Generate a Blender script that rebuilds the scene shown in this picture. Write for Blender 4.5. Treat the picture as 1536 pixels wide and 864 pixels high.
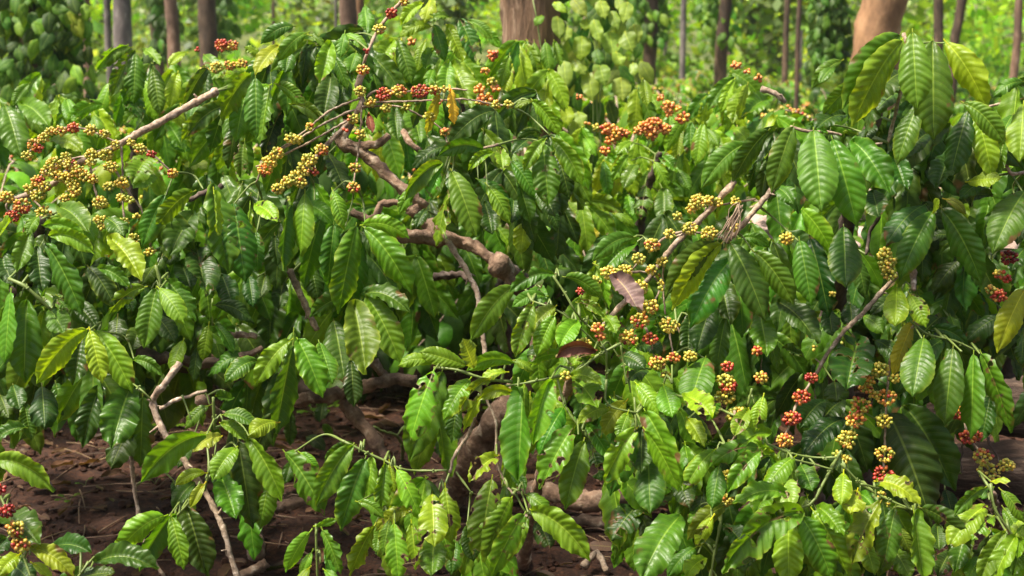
import bpy, math, random
import numpy as np
from mathutils import Vector

# ------------------------------------------------------------------ camera, world, sun, exposure
for o in list(bpy.data.objects): bpy.data.objects.remove(o)
scn = bpy.context.scene
COL = scn.collection
R = math.radians
PITCH = R(9.5); CAMZ = 1.5; FPX = 2133.0
cd = bpy.data.cameras.new('camera'); cam = bpy.data.objects.new('camera', cd); COL.objects.link(cam)
cam.location = (0, 0, CAMZ); cam.rotation_euler = (R(90) - PITCH, 0, 0)
cd.lens = 50; cd.sensor_width = 36; cd.clip_start = 0.05; cd.clip_end = 2000
cd.dof.use_dof = True; cd.dof.focus_distance = 3.3; cd.dof.aperture_fstop = 5.0; cd.dof.aperture_blades = 7
scn.camera = cam
w = bpy.data.worlds.new('World'); scn.world = w; w.use_nodes = True
wn = w.node_tree.nodes; wl = w.node_tree.links
bg = wn['Background']; sky = wn.new('ShaderNodeTexSky'); sky.sky_type = 'NISHITA'; sky.sun_disc = False
SUN_EL, SUN_AZ = R(64), R(244)      # azimuth clockwise from +Y (the view direction)
sky.sun_elevation = SUN_EL; sky.sun_rotation = SUN_AZ; sky.dust_density = 5.0; sky.air_density = 1.0; sky.ozone_density = 0.2
wl.new(sky.outputs[0], bg.inputs[0]); bg.inputs[1].default_value = 0.09
sd = bpy.data.lights.new('sun', 'SUN'); sd.energy = 4.9; sd.angle = R(10); sd.color = (1.0, 0.92, 0.78)
so = bpy.data.objects.new('sun', sd); COL.objects.link(so)
sdir = Vector((math.sin(SUN_AZ) * math.cos(SUN_EL), math.cos(SUN_AZ) * math.cos(SUN_EL), math.sin(SUN_EL)))
so.rotation_euler = sdir.to_track_quat('Z', 'Y').to_euler()
scn.view_settings.view_transform = 'Standard'; scn.view_settings.look = 'None'
scn.view_settings.exposure = 1.0; scn.view_settings.gamma = 1
scn.cycles.max_bounces = 7; scn.cycles.diffuse_bounces = 3; scn.cycles.glossy_bounces = 2
scn.cycles.transmission_bounces = 3; scn.cycles.transparent_max_bounces = 6
scn.cycles.use_denoising = True

rng = np.random.default_rng(7); rnd = random.Random(7)
CAM = np.array((0.0, 0.0, CAMZ)); UPW = np.array((0.0, 0.0, 1.0))
FWD = np.array((0, math.cos(PITCH), -math.sin(PITCH))); CUP = np.array((0, math.sin(PITCH), math.cos(PITCH)))
def at(px, py, d):                        # a point of the place seen at px,py (1536 wide) at depth d metres
    return CAM + FWD * d + np.array((1.0, 0, 0)) * ((px - 768) * d / FPX) - CUP * ((py - 432) * d / FPX)
def ground_depth(py):
    return CAMZ / (math.sin(PITCH) + (py - 432) / FPX * math.cos(PITCH))
def unit(v): return v / max(1e-9, np.linalg.norm(v))

# ------------------------------------------------------------------ mesh helpers
class Buf:
    def __init__(s): s.v = []; s.q = []; s.uv = []; s.c = []; s.n = 0
    def add(s, v, q, uv=None, c=None):
        v = np.asarray(v, float); k = len(v)
        s.v.append(v); s.q.append(np.asarray(q, int) + s.n); s.n += k
        s.uv.append(np.zeros((k, 2)) if uv is None else uv)
        cc = np.ones((k, 4)) * 0.5 if c is None else np.asarray(c, float)
        if cc.ndim == 1: cc = np.tile(cc, (k, 1))
        s.c.append(cc)
    def mesh(s, name, mat, smooth=True, origin=None):
        v = np.concatenate(s.v); q = np.concatenate(s.q); uv = np.concatenate(s.uv); c = np.concatenate(s.c)
        if origin is not None: v = v - origin
        me = bpy.data.meshes.new(name)
        me.vertices.add(len(v)); me.vertices.foreach_set('co', v.astype(np.float32).ravel())
        me.loops.add(q.size); me.loops.foreach_set('vertex_index', q.astype(np.int32).ravel())
        me.polygons.add(len(q)); me.polygons.foreach_set('loop_start', np.arange(0, q.size, 4, dtype=np.int32))
        me.polygons.foreach_set('use_smooth', np.full(len(q), smooth))
        me.update(calc_edges=True)
        ul = me.uv_layers.new(name='UVMap'); ul.data.foreach_set('uv', uv[q.ravel()].astype(np.float32).ravel())
        ca = me.color_attributes.new('tint', 'FLOAT_COLOR', 'POINT'); ca.data.foreach_set('color', c.astype(np.float32).ravel())
        me.materials.append(mat); me.validate()
        return me
    def obj(s, name, mat, parent=None, smooth=True, label=None, kind=None):
        origin = None
        org = parent['_org'] if parent is not None and '_org' in parent else None
        me = s.mesh(name, mat, smooth, np.array(org) if org is not None else None)
        o = bpy.data.objects.new(name, me); COL.objects.link(o)
        if parent is not None:
            o.parent = parent
            if org is not None: o['_org'] = org
        if label: o['label'] = label
        if kind: o['kind'] = kind
        return o
def empty(name, loc, label, cat, group=None):
    o = bpy.data.objects.new(name, None); COL.objects.link(o); o.location = loc; o['_org'] = [float(a) for a in loc]
    o['label'] = label; o['category'] = cat; o.empty_display_size = 0.1
    if group: o['group'] = group
    return o
def tag(o, label, cat, group=None):
    o['label'] = label; o['category'] = cat
    if group: o['group'] = group
    return o
def grid_quads(nr, nc, wrap=False):
    i, j = np.meshgrid(np.arange(nr - 1), np.arange(nc if wrap else nc - 1), indexing='ij')
    j2 = (j + 1) % nc
    return np.stack([i * nc + j, i * nc + j2, (i + 1) * nc + j2, (i + 1) * nc + j], -1).reshape(-1, 4)

def smooth_path(P, R_, step):
    P = np.array(P, float); R_ = np.array(R_, float)
    if len(P) < 3: P = np.array([P[0], (P[0] + P[-1]) / 2, P[-1]]); R_ = np.array([R_[0], (R_[0] + R_[-1]) / 2, R_[-1]])
    out = []; ro = []
    E = np.vstack([2 * P[0] - P[1], P, 2 * P[-1] - P[-2]]); ER = np.concatenate([[R_[0]], R_, [R_[-1]]])
    for k in range(1, len(E) - 2):
        n = max(2, int(np.linalg.norm(E[k + 1] - E[k]) / step))
        for a in np.arange(n) / n:
            p = 0.5 * ((2 * E[k]) + (-E[k - 1] + E[k + 1]) * a + (2 * E[k - 1] - 5 * E[k] + 4 * E[k + 1] - E[k + 2]) * a * a + (-E[k - 1] + 3 * E[k] - 3 * E[k + 1] + E[k + 2]) * a ** 3)
            out.append(p); ro.append(ER[k] * (1 - a) + ER[k + 1] * a)
    out.append(P[-1]); ro.append(R_[-1])
    return np.array(out), np.array(ro)
def tube(buf, P, R_, sides=8, step=0.02, rough=0.08, node=0.0, color=(0.5, 0.5, 0.5, 1), cap=True, wander=0.0, raw=False, lump=0.0):
    if raw: P = np.array(P); r = np.array(R_)
    else: P, r = smooth_path(P, R_, step)
    n = len(P)
    if wander: P[1:-1] += rng.normal(0, wander, (n - 2, 3))
    T = np.gradient(P, axis=0); T /= np.linalg.norm(T, axis=1)[:, None] + 1e-9
    ref = np.array((0.31, 0.9, 0.2)); A = np.cross(T, ref); A /= np.linalg.norm(A, axis=1)[:, None] + 1e-9
    B = np.cross(T, A)
    th = np.arange(sides) / sides * 2 * np.pi
    rr = r[:, None] * (1 + rng.normal(0, rough, (n, sides)))
    if lump:
        dd = np.concatenate([[0], np.cumsum(np.linalg.norm(np.diff(P, axis=0), axis=1))]) / (np.mean(r) + 1e-6); ph_ = rnd.random() * 9
        rr *= (1 + lump * (np.sin(dd * .9 + ph_) * .5 + np.sin(dd * 2.3 + ph_ * 2) * .4))[:, None] + lump * .8 * np.sin(th * 2 + ph_)[None] * np.sin(dd * 1.3 + ph_)[:, None] + lump * .5 * np.sin(th * 5 + dd[:, None] * .6)
    if node:
        d = np.concatenate([[0], np.cumsum(np.linalg.norm(np.diff(P, axis=0), axis=1))])
        rr *= (1 + node * np.exp(-((((d / 0.055) + rnd.random()) % 1.0 - 0.5) / 0.11) ** 2))[:, None]
    V = P[:, None] + A[:, None] * (np.cos(th) * rr)[..., None] + B[:, None] * (np.sin(th) * rr)[..., None]
    if cap:
        V = np.concatenate([np.repeat(P[:1, None], sides, 1) - T[0] * r[0] * .3, V, np.repeat(P[-1:, None], sides, 1) + T[-1] * r[-1] * .3])
    nr = len(V)
    uv = np.stack(np.meshgrid(np.arange(nr) * step, th / 6.28, indexing='ij'), -1).reshape(-1, 2)
    buf.add(V.reshape(-1, 3), grid_quads(nr, sides, True), uv, np.array(color))
    return P

# quad sphere
def quad_sphere(n):
    vs = {}; V = []; Q = []
    def vid(p):
        k = tuple(np.round(p, 5))
        if k not in vs: vs[k] = len(V); V.append(unit(np.array(p)))
        return vs[k]
    for ax in range(3):
        for s in (-1, 1):
            for i in range(n):
                for j in range(n):
                    qq = []
                    for a, b in ((0, 0), (1, 0), (1, 1), (0, 1)):
                        p = [0, 0, 0]; p[ax] = s
                        p[(ax + 1) % 3] = math.tan(((i + a) / n * 2 - 1) * math.pi / 4); p[(ax + 2) % 3] = math.tan(((j + b) / n * 2 - 1) * math.pi / 4)
                        qq.append(vid(p))
                    Q.append(qq if s > 0 else qq[::-1])
    return np.array(V), np.array(Q)
SPH4, SPQ4 = quad_sphere(4); SPH2, SPQ2 = quad_sphere(2); SPH8, SPQ8 = quad_sphere(8)

# ------------------------------------------------------------------ materials
def newmat(name):
    m = bpy.data.materials.new(name); m.use_nodes = True; nt = m.node_tree
    return m, nt.nodes, nt.links, nt.nodes['Principled BSDF'], nt.nodes['Material Output']
def mth(N, L, op, a, b=None, c=None, clamp=False):
    n = N.new('ShaderNodeMath'); n.operation = op; n.use_clamp = clamp
    for i, x in enumerate((a, b, c)):
        if x is None: continue
        if isinstance(x, (int, float)): n.inputs[i].default_value = x
        else: L.new(x, n.inputs[i])
    return n.outputs[0]
def mixc(N, L, f, a, b, mode='MIX'):
    n = N.new('ShaderNodeMix'); n.data_type = 'RGBA'; n.blend_type = mode
    for i, x in ((0, f), (6, a), (7, b)):
        if isinstance(x, (int, float)): n.inputs[i].default_value = x
        elif isinstance(x, tuple): n.inputs[i].default_value = x if len(x) == 4 else (*x, 1)
        else: L.new(x, n.inputs[i])
    return n.outputs[2]
def noise(N, L, scale, detail=3, vec=None, rough=0.55):
    n = N.new('ShaderNodeTexNoise'); n.inputs['Scale'].default_value = scale; n.inputs['Detail'].default_value = detail
    n.inputs['Roughness'].default_value = rough
    if vec is not None: L.new(vec, n.inputs['Vector'])
    return n.outputs[0]
def ramp(N, L, f, stops):
    n = N.new('ShaderNodeValToRGB'); e = n.color_ramp.elements
    while len(e) < len(stops): e.new(0.5)
    for i, (p, c) in enumerate(stops): e[i].position = p; e[i].color = (*c, 1)
    L.new(f, n.inputs[0]); return n.outputs[0]

def leaf_material(name, nveins=12.0, holes=False, simple=False, rough=0.39, trans=0.32):
    m, N, L, P, O = newmat(name)
    at_ = N.new('ShaderNodeAttribute'); at_.attribute_name = 'tint'
    col = at_.outputs['Color']; geo = N.new('ShaderNodeNewGeometry')
    uvn = N.new('ShaderNodeUVMap'); sep = N.new('ShaderNodeSeparateXYZ'); L.new(uvn.outputs[0], sep.inputs[0])
    u, s = sep.outputs[0], sep.outputs[1]
    tc = N.new('ShaderNodeTexCoord'); pos = geo.outputs['Position']
    n1 = noise(N, L, 38, 3, pos)
    col = mixc(N, L, 0.55, col, mixc(N, L, 1.0, col, ramp(N, L, n1, [(0.3, (0.55, 0.62, 0.5)), (0.7, (1.5, 1.35, 1.3))]), 'MULTIPLY'))
    if not simple:
        a = mth(N, L, 'ABSOLUTE', s)
        ph = mth(N, L, 'FRACT', mth(N, L, 'ADD', mth(N, L, 'MULTIPLY', u, nveins), 0.5))
        dv = mth(N, L, 'ABSOLUTE', mth(N, L, 'SUBTRACT', ph, 0.5))
        lat = mth(N, L, 'MULTIPLY', mth(N, L, 'SUBTRACT', 1.0, mth(N, L, 'DIVIDE', dv, 0.055), clamp=True), mth(N, L, 'SUBTRACT', 1.0, mth(N, L, 'POWER', a, 3.0), clamp=True), clamp=True)
        lat = mth(N, L, 'MULTIPLY', lat, 0.42)
        mid = mth(N, L, 'SUBTRACT', 1.0, mth(N, L, 'DIVIDE', a, mth(N, L, 'SUBTRACT', 0.075, mth(N, L, 'MULTIPLY', u, 0.035))), clamp=True)
        vein = mth(N, L, 'MAXIMUM', lat, mth(N, L, 'MULTIPLY', mid, 1.6, clamp=True))
        pale = mixc(N, L, 0.35, mixc(N, L, 1.0, col, (2.1, 1.9, 1.6), 'MULTIPLY'), (0.27, 0.34, 0.07))
        col = mixc(N, L, vein, col, pale)
        # yellowing that starts at the margin on some leaves (attribute alpha)
        en = mth(N, L, 'MULTIPLY', mth(N, L, 'SUBTRACT', noise(N, L, 22, 2, pos), 0.42), 5.0, clamp=True)
        edge = mth(N, L, 'MULTIPLY', mth(N, L, 'MULTIPLY', mth(N, L, 'POWER', a, 7.0), en), at_.outputs['Alpha'], clamp=True)
        col = mixc(N, L, edge, col, (0.34, 0.42, 0.03))
    if not simple:      # brown dead patches along some margins and tips, red dust splashed on low leaves
        bn = noise(N, L, 17, 3, pos); bm = mth(N, L, 'MULTIPLY', mth(N, L, 'SUBTRACT', mth(N, L, 'ADD', bn, mth(N, L, 'MULTIPLY', a, 0.13)), 0.74), 14.0, clamp=True)
        col = mixc(N, L, bm, col, (0.15, 0.085, 0.03))
        dn = noise(N, L, 55, 4, pos, .7); col = mixc(N, L, mth(N, L, 'MULTIPLY', mth(N, L, 'SUBTRACT', dn, 0.5), 0.55, clamp=True), col, (0.20, 0.17, 0.07))
    spots = noise(N, L, 160, 2, pos)
    sp = mth(N, L, 'GREATER_THAN', spots, 0.73)
    col = mixc(N, L, mth(N, L, 'MULTIPLY', sp, 0.5), col, (0.14, 0.09, 0.03))
    back = mixc(N, L, 0.4, col, (0.15, 0.24, 0.05))
    colf = mixc(N, L, geo.outputs['Backfacing'], col, back)
    L.new(colf, P.inputs['Base Color'])
    oi = N.new('ShaderNodeObjectInfo')
    n1r = mth(N, L, 'ADD', n1, mth(N, L, 'MULTIPLY', mth(N, L, 'SUBTRACT', oi.outputs['Random'], 0.4), 0.6))
    rg = mth(N, L, 'ADD', mth(N, L, 'MULTIPLY', n1r, 0.22), mth(N, L, 'ADD', mth(N, L, 'MULTIPLY', geo.outputs['Backfacing'], 0.22), rough - 0.1))
    L.new(rg, P.inputs['Roughness']); P.inputs['Specular IOR Level'].default_value = 0.36
    if not simple:
        bp = N.new('ShaderNodeBump'); bp.inputs['Strength'].default_value = 0.35; bp.inputs['Distance'].default_value = 0.0012
        hb = mth(N, L, 'SUBTRACT', noise(N, L, 260, 2, pos), mth(N, L, 'MULTIPLY', vein, 1.2))
        L.new(hb, bp.inputs['Height']); L.new(bp.outputs[0], P.inputs['Normal'])
    tr = N.new('ShaderNodeBsdfTranslucent')
    L.new(mixc(N, L, 1.0, col, (2.4, 2.1, 0.7), 'MULTIPLY'), tr.inputs[0])
    mx = N.new('ShaderNodeMixShader'); mx.inputs[0].default_value = trans
    L.new(P.outputs[0], mx.inputs[1]); L.new(tr.outputs[0], mx.inputs[2]); last = mx.outputs[0]
    if holes:
        h = noise(N, L, 42, 1.5, pos, 0.4)
        hm = mth(N, L, 'MULTIPLY', mth(N, L, 'GREATER_THAN', h, 0.625), mth(N, L, 'GREATER_THAN', a, 0.07))
        rim = mth(N, L, 'GREATER_THAN', h, 0.6)
        cb = mixc(N, L, rim, colf, (0.13, 0.07, 0.03)); L.new(cb, P.inputs['Base Color'])
        tp = N.new('ShaderNodeBsdfTransparent'); m2 = N.new('ShaderNodeMixShader')
        L.new(hm, m2.inputs[0]); L.new(last, m2.inputs[1]); L.new(tp.outputs[0], m2.inputs[2]); last = m2.outputs[0]
    L.new(last, O.inputs[0])
    return m
M_LEAF = leaf_material('coffee_leaf'); M_LEAFH = leaf_material('eaten_coffee_leaf', holes=True)
M_FILL = leaf_material('coffee_leaf_inner', nveins=11.0)
M_BGLEAF = leaf_material('coffee_leaf_far', simple=True, rough=0.4)
M_VINE = leaf_material('vine_leaf', nveins=3.0, rough=0.5)
M_DRY = leaf_material('dried_leaf', trans=0.08, rough=0.6)

def bark_material(name, c1, c2, c3, scale=60, rough=0.85, bump=0.6, dist=0.004, stretch=None):
    m, N, L, P, O = newmat(name)
    tc = N.new('ShaderNodeTexCoord'); v = tc.outputs['Object']
    if stretch:
        mp = N.new('ShaderNodeMapping'); mp.inputs['Scale'].default_value = stretch; L.new(v, mp.inputs[0]); v = mp.outputs[0]
    a = noise(N, L, scale, 5, v, 0.65); b = noise(N, L, scale * 0.18, 3, v)
    c = ramp(N, L, a, [(0.3, c1), (0.55, c2), (0.75, c3)])
    c = mixc(N, L, 1.0, c, ramp(N, L, b, [(0.35, (0.6, 0.6, 0.62)), (0.65, (1.25, 1.2, 1.15))]), 'MULTIPLY')
    L.new(c, P.inputs['Base Color']); P.inputs['Roughness'].default_value = rough
    li = noise(N, L, scale * .5, 4, v, .6)
    c2_ = mixc(N, L, mth(N, L, 'MULTIPLY', mth(N, L, 'SUBTRACT', li, .6), 7.0, clamp=True), c, tuple(min(.75, x * 1.15 + .05) for x in c3)); L.new(c2_, P.inputs['Base Color'])
    bp = N.new('ShaderNodeBump'); bp.inputs['Strength'].default_value = bump; bp.inputs['Distance'].default_value = dist
    L.new(a, bp.inputs['Height']); L.new(bp.outputs[0], P.inputs['Normal'])
    return m
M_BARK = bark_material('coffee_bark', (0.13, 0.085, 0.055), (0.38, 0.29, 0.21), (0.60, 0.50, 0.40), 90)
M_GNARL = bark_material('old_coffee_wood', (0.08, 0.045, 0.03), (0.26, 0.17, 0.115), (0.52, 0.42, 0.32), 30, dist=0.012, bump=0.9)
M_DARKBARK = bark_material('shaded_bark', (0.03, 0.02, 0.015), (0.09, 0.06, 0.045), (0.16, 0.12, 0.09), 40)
M_TREE_BROWN = bark_material('tree_bark_brown', (0.08, 0.045, 0.025), (0.24, 0.14, 0.08), (0.36, 0.24, 0.15), 9, dist=0.03, bump=1.0, stretch=(3.2, 3.2, 0.35))
M_TREE_ORANGE = bark_material('tree_bark_orange', (0.12, 0.06, 0.03), (0.36, 0.20, 0.10), (0.5, 0.32, 0.18), 5, dist=0.03, stretch=(1.5, 1.5, 0.7))
M_TREE_GREY = bark_material('tree_bark_grey', (0.06, 0.05, 0.05), (0.2, 0.17, 0.16), (0.4, 0.36, 0.33), 6, dist=0.03, stretch=(1.5, 1.5, 0.6))
M_TREE_RED = bark_material('tree_bark_red', (0.08, 0.045, 0.03), (0.25, 0.15, 0.10), (0.38, 0.26, 0.19), 7, dist=0.02, stretch=(1.5, 1.5, 0.6))
M_TREE_DARK = bark_material('tree_bark_dark', (0.035, 0.022, 0.014), (0.12, 0.075, 0.045), (0.24, 0.16, 0.10), 7, dist=0.02, stretch=(1.5, 1.5, 0.6))
M_LOG = bark_material('split_log_wood', (0.02, 0.012, 0.008), (0.08, 0.048, 0.032), (0.19, 0.125, 0.085), 22, dist=0.015, bump=1.0, stretch=(0.35, 2.5, 2.8))
M_ROCK = bark_material('pale_stone', (0.2, 0.14, 0.11), (0.5, 0.38, 0.32), (0.72, 0.62, 0.55), 14, dist=0.02)
def stem_material():
    m, N, L, P, O = newmat('green_stem')
    n = noise(N, L, 60, 3); c = ramp(N, L, n, [(0.3, (0.09, 0.14, 0.03)), (0.7, (0.2, 0.26, 0.06))])
    L.new(c, P.inputs['Base Color']); P.inputs['Roughness'].default_value = 0.5; return m
M_STEM = stem_material()
def berry_material():
    m, N, L, P, O = newmat('coffee_cherry')
    a = N.new('ShaderNodeAttribute'); a.attribute_name = 'tint'
    tc = N.new('ShaderNodeTexCoord'); n = noise(N, L, 220, 2, tc.outputs['Object'])
    c = mixc(N, L, 0.6, a.outputs['Color'], mixc(N, L, 1.0, a.outputs['Color'], ramp(N, L, n, [(0.3, (0.6, 0.55, 0.5)), (0.7, (1.3, 1.3, 1.2))]), 'MULTIPLY'))
    L.new(c, P.inputs['Base Color']); P.inputs['Roughness'].default_value = 0.34
    P.inputs['Subsurface Weight'].default_value = 0.12; P.inputs['Subsurface Radius'].default_value = (0.004, 0.002, 0.001)
    P.inputs['Subsurface Scale'].default_value = 1.0
    return m
M_BERRY = berry_material()

# ------------------------------------------------------------------ leaf geometry
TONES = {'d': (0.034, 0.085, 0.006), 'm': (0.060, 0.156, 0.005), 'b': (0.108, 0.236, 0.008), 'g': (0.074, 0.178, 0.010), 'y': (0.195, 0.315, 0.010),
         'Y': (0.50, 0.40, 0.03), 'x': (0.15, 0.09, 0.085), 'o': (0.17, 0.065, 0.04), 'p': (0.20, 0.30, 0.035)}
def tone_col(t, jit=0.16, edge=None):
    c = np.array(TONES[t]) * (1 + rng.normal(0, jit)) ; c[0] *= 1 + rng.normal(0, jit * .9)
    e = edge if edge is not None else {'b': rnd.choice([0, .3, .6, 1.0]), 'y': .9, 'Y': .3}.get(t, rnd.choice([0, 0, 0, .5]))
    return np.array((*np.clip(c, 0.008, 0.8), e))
def add_leaf(buf, B, C, T, W, color, N=10, rpv=4, hc=5, roll=0.0, fold=0.22, wav=1.0, n0=None, shape='coffee', petiole=True, droop_edge=0.3, twist=1):
    B, C, T = (np.asarray(a, float) for a in (B, C, T))
    L = np.linalg.norm(C - B) * .5 + np.linalg.norm(T - C) * .5
    u = np.linspace(0, 1, N * rpv + 1)
    s = np.linspace(-1, 1, 2 * hc + 1); s = np.sign(s) * np.abs(s) ** 0.9
    U, S = np.meshgrid(u, s, indexing='ij'); A = np.abs(S)
    t = np.clip(U + 0.17 * A ** 1.3 * np.sin(np.pi * U) ** 0.8 * (1 - .35 * U), 0, 1)
    if shape == 'coffee':
        k0 = rnd.uniform(0.80, 0.96)
        pr = np.clip(np.sin(np.pi * np.clip(U, 0, 1) ** k0), 0, 1) ** (0.56 + 0.42 * U) * (1 - 0.08 * U)
        tipm = np.clip((U - 0.86) / 0.14, 0, 1); pr = pr * (1 - 0.55 * tipm * (1 - tipm) * 2.4)
    else:   # heart
        pr = np.clip(np.sin(np.pi * U ** 0.56), 0, 1) ** (0.6 + .95 * U)
        t = np.clip(U - 0.10 * A ** 2 * (1 - U) ** 3 * 1.5 + 0.1 * A * np.sin(np.pi * U), -0.15, 1)
    # bezier midrib
    tt = t[..., None]
    P = (1 - tt) ** 2 * B + 2 * (1 - tt) * tt * C + tt ** 2 * T
    um = u[:, None]
    Tm = 2 * (1 - um) * (C - B) + 2 * um * (T - C); Tm /= np.linalg.norm(Tm, axis=1)[:, None] + 1e-9
    if n0 is None:
        c = unit(CAM - B); n0 = unit(c * 0.75 + UPW * 0.7)
    Sv = np.cross(Tm, n0); Sv /= np.linalg.norm(Sv, axis=1)[:, None] + 1e-9
    Nv = np.cross(Sv, Tm)
    tw = roll + twist * rng.normal(0, .22) * (u - .5) * 2 + twist * rng.normal(0, .1) * np.sin(u * 7 + rnd.random() * 6)
    ca, sa = np.cos(tw)[:, None], np.sin(tw)[:, None]
    Sv, Nv = Sv * ca + Nv * sa, Nv * ca - Sv * sa
    hw = W * 0.5; bul = rnd.uniform(.035, .085)
    ph = U * N
    bulge = np.abs(np.sin(np.pi * ph)) ** 0.85 * (1 - A ** 5 * .6) * np.clip(A * 5, 0, 1) * pr ** .5
    p1, p2 = rnd.random() * 6.3, rnd.random() * 6.3
    edge = A ** 3 * (np.sin(2 * np.pi * U * (N * .5) + p1 + np.sign(S) * p2) * .55 + np.sin(2 * np.pi * U * 2.3 + p2 * np.sign(S)) * .8)
    h = hw * (fold * A - droop_edge * A ** 2.2 + bul * bulge + 0.14 * wav * edge * pr ** .5)
    lat = hw * pr * S * (1 - 0.05 * A * (1 - np.abs(np.sin(np.pi * ph))))   # scalloped margin at the veins
    V = P + Sv[:, None] * lat[..., None] + Nv[:, None] * h[..., None]
    nr, nc = U.shape
    colr = np.tile(color, (nr * nc, 1))
    buf.add(V.reshape(-1, 3), grid_quads(nr, nc), np.stack([U, S], -1).reshape(-1, 2), colr)
    if petiole:
        b0 = B - unit(C - B) * 0.008 + UPW * 0.003
        cc = np.array((color[0] * 2 + .03, color[1] * 1.5, color[2], 0))
        tube(buf, [b0, (b0 + B) / 2, B + unit(C - B) * 0.01], [0.0017, 0.0014, 0.0012], 5, 0.008, 0, 0, cc, False)

def leaf_from_px(buf, x0, y0, x1, y1, w, tone, D, fine=True, calm=False):
    """one leaf seen from (x0,y0) to (x1,y1) at depth D; w is its seen width in px"""
    Lp = math.hypot(x1 - x0, y1 - y0); ratio = 2.15
    dt = -0.12 * Lp * D / FPX
    if Lp < ratio * w * 0.95:
        extra = math.sqrt(max(0, (ratio * w) ** 2 - Lp ** 2)); dt -= min(extra, 1.2 * Lp) * D / FPX * 0.75
    Wr = max(w, 0.40 * Lp); roll = math.acos(min(1, max(0.45, w / Wr)))
    B = at(x0, y0, D); T = at(x1, y1, D + dt)
    Lm = np.linalg.norm(T - B); c = unit(CAM - B)
    hor = abs(x1 - x0) * D / FPX
    up = 0.30 * hor + 0.03 * Lm
    if y1 < y0: up = 0.05 * Lm
    C = B * .52 + T * .48 + c * 0.16 * Lm + UPW * up
    W = Wr * D / FPX * 1.02
    # roll so that the upper face turns to the sky
    Tm = unit(T - B); n0 = unit(c * .8 + UPW * .6 + np.array((rng.normal(0, .16), 0, 0)))
    Sv = unit(np.cross(Tm, n0)); sg = 1 if Sv[2] > 0 else -1
    if abs(Sv[2]) < .15: sg = rnd.choice((-1, 1))
    k = dict(N=12, rpv=4, hc=5) if fine else dict(N=11, rpv=3, hc=3)
    if tone in ('x', 'o'): fold, dr = 0.45, -0.25
    else: fold, dr = rnd.choice((.15, .3, .45, .6, .8)), rnd.uniform(.2, .5)
    if calm: fold, dr = .3, .35
    add_leaf(buf, B, C, T, W, tone_col(tone), roll=sg * roll, fold=fold, droop_edge=dr, wav=rnd.uniform(.5, .9) if calm else rnd.uniform(.6, 2.3), n0=n0, twist=.3 if calm else 1, **k)
    return B

# ------------------------------------------------------------------ berries
def berry_col(mix):
    r = rnd.random()
    G = [(0.32, 0.35, 0.05), (0.52, 0.45, 0.06), (0.64, 0.48, 0.06), (0.42, 0.42, 0.055), (0.60, 0.45, 0.07), (0.56, 0.48, 0.08), (0.26, 0.32, 0.04)]
    O_ = [(0.70, 0.34, 0.05), (0.68, 0.25, 0.05), (0.64, 0.40, 0.05), (0.60, 0.17, 0.06)]
    Rr = [(0.40, 0.035, 0.025), (0.30, 0.025, 0.02), (0.50, 0.07, 0.035), (0.20, 0.015, 0.015), (0.52, 0.12, 0.04)]
    Dk = [(0.14, 0.01, 0.015), (0.25, 0.015, 0.015), (0.08, 0.01, 0.012)]
    if mix == 'P': s = O_ + [(0.75, 0.36, 0.10), (0.7, 0.27, 0.09)] if r < .88 else Rr
    elif mix == 'g': s = G if r < .92 else O_
    elif mix == 'o': s = O_ if r < .55 else (G if r < .85 else Rr)
    elif mix == 'r': s = Rr if r < .8 else O_
    elif mix == 'D': s = Dk if r < .75 else Rr
    else: s = G if r < .60 else (O_ if r < .76 else Rr)
    return np.array(rnd.choice(s)) * rnd.uniform(.85, 1.15)
def berry_cluster(c, rad, mix, br):
    buf = Buf(); n = int(min(34, max(1, (rad / br) ** 2 * 2.6)))
    shell = max(0.0, rad - br * .9)
    pts = []
    tries = 0
    while len(pts) < n and tries < 900:
        tries += 1
        d = unit(rng.normal(0, 1, 3)); k = shell * (rnd.uniform(.82, 1.05))
        p = d * k * np.array((1.12, 1, .88))
        if all(np.linalg.norm(p - q) > br * 1.62 for q in pts): pts.append(p)
    for p in pts:
        d = unit(p) if np.linalg.norm(p) > 1e-6 else unit(CAM - c)
        r = br * rnd.choice((rnd.uniform(.55, .8), rnd.uniform(.82, 1.12), rnd.uniform(.82, 1.12), rnd.uniform(.82, 1.12)))
        a = unit(np.cross(d, (0.2, .3, .93))); b = np.cross(d, a)
        V = SPH4 @ np.stack([a * r * .95, b * r * rnd.uniform(.88, 1), d * r * rnd.uniform(1.05, 1.22)])
        zz = SPH4[:, 2]
        V = V - np.outer(np.clip((zz - .93) / .07, 0, 1), d * r * .12)
        f = np.clip(.5 + .9 * (SPH4 @ unit(rng.normal(0, 1, 3))) + rng.normal(0, .3), 0, 1)[:, None] * .7
        c1, c2 = berry_col(mix), berry_col(mix); col = np.ones((len(V), 4)); col[:, :3] = c1 * (1 - f) + c2 * f
        tip = zz > .97
        col[tip, :3] = (0.07, 0.04, 0.015)
        buf.add(V + p + c, SPQ4, None, col)
    tube(buf, [c + (0, 0, rad * .5), c, c - (0, 0, rad * .4)], [br * .3, br * .4, br * .2], 5, 0.01, .1, 0, (0.12, 0.16, 0.03, 1), True)
    return buf

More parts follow.
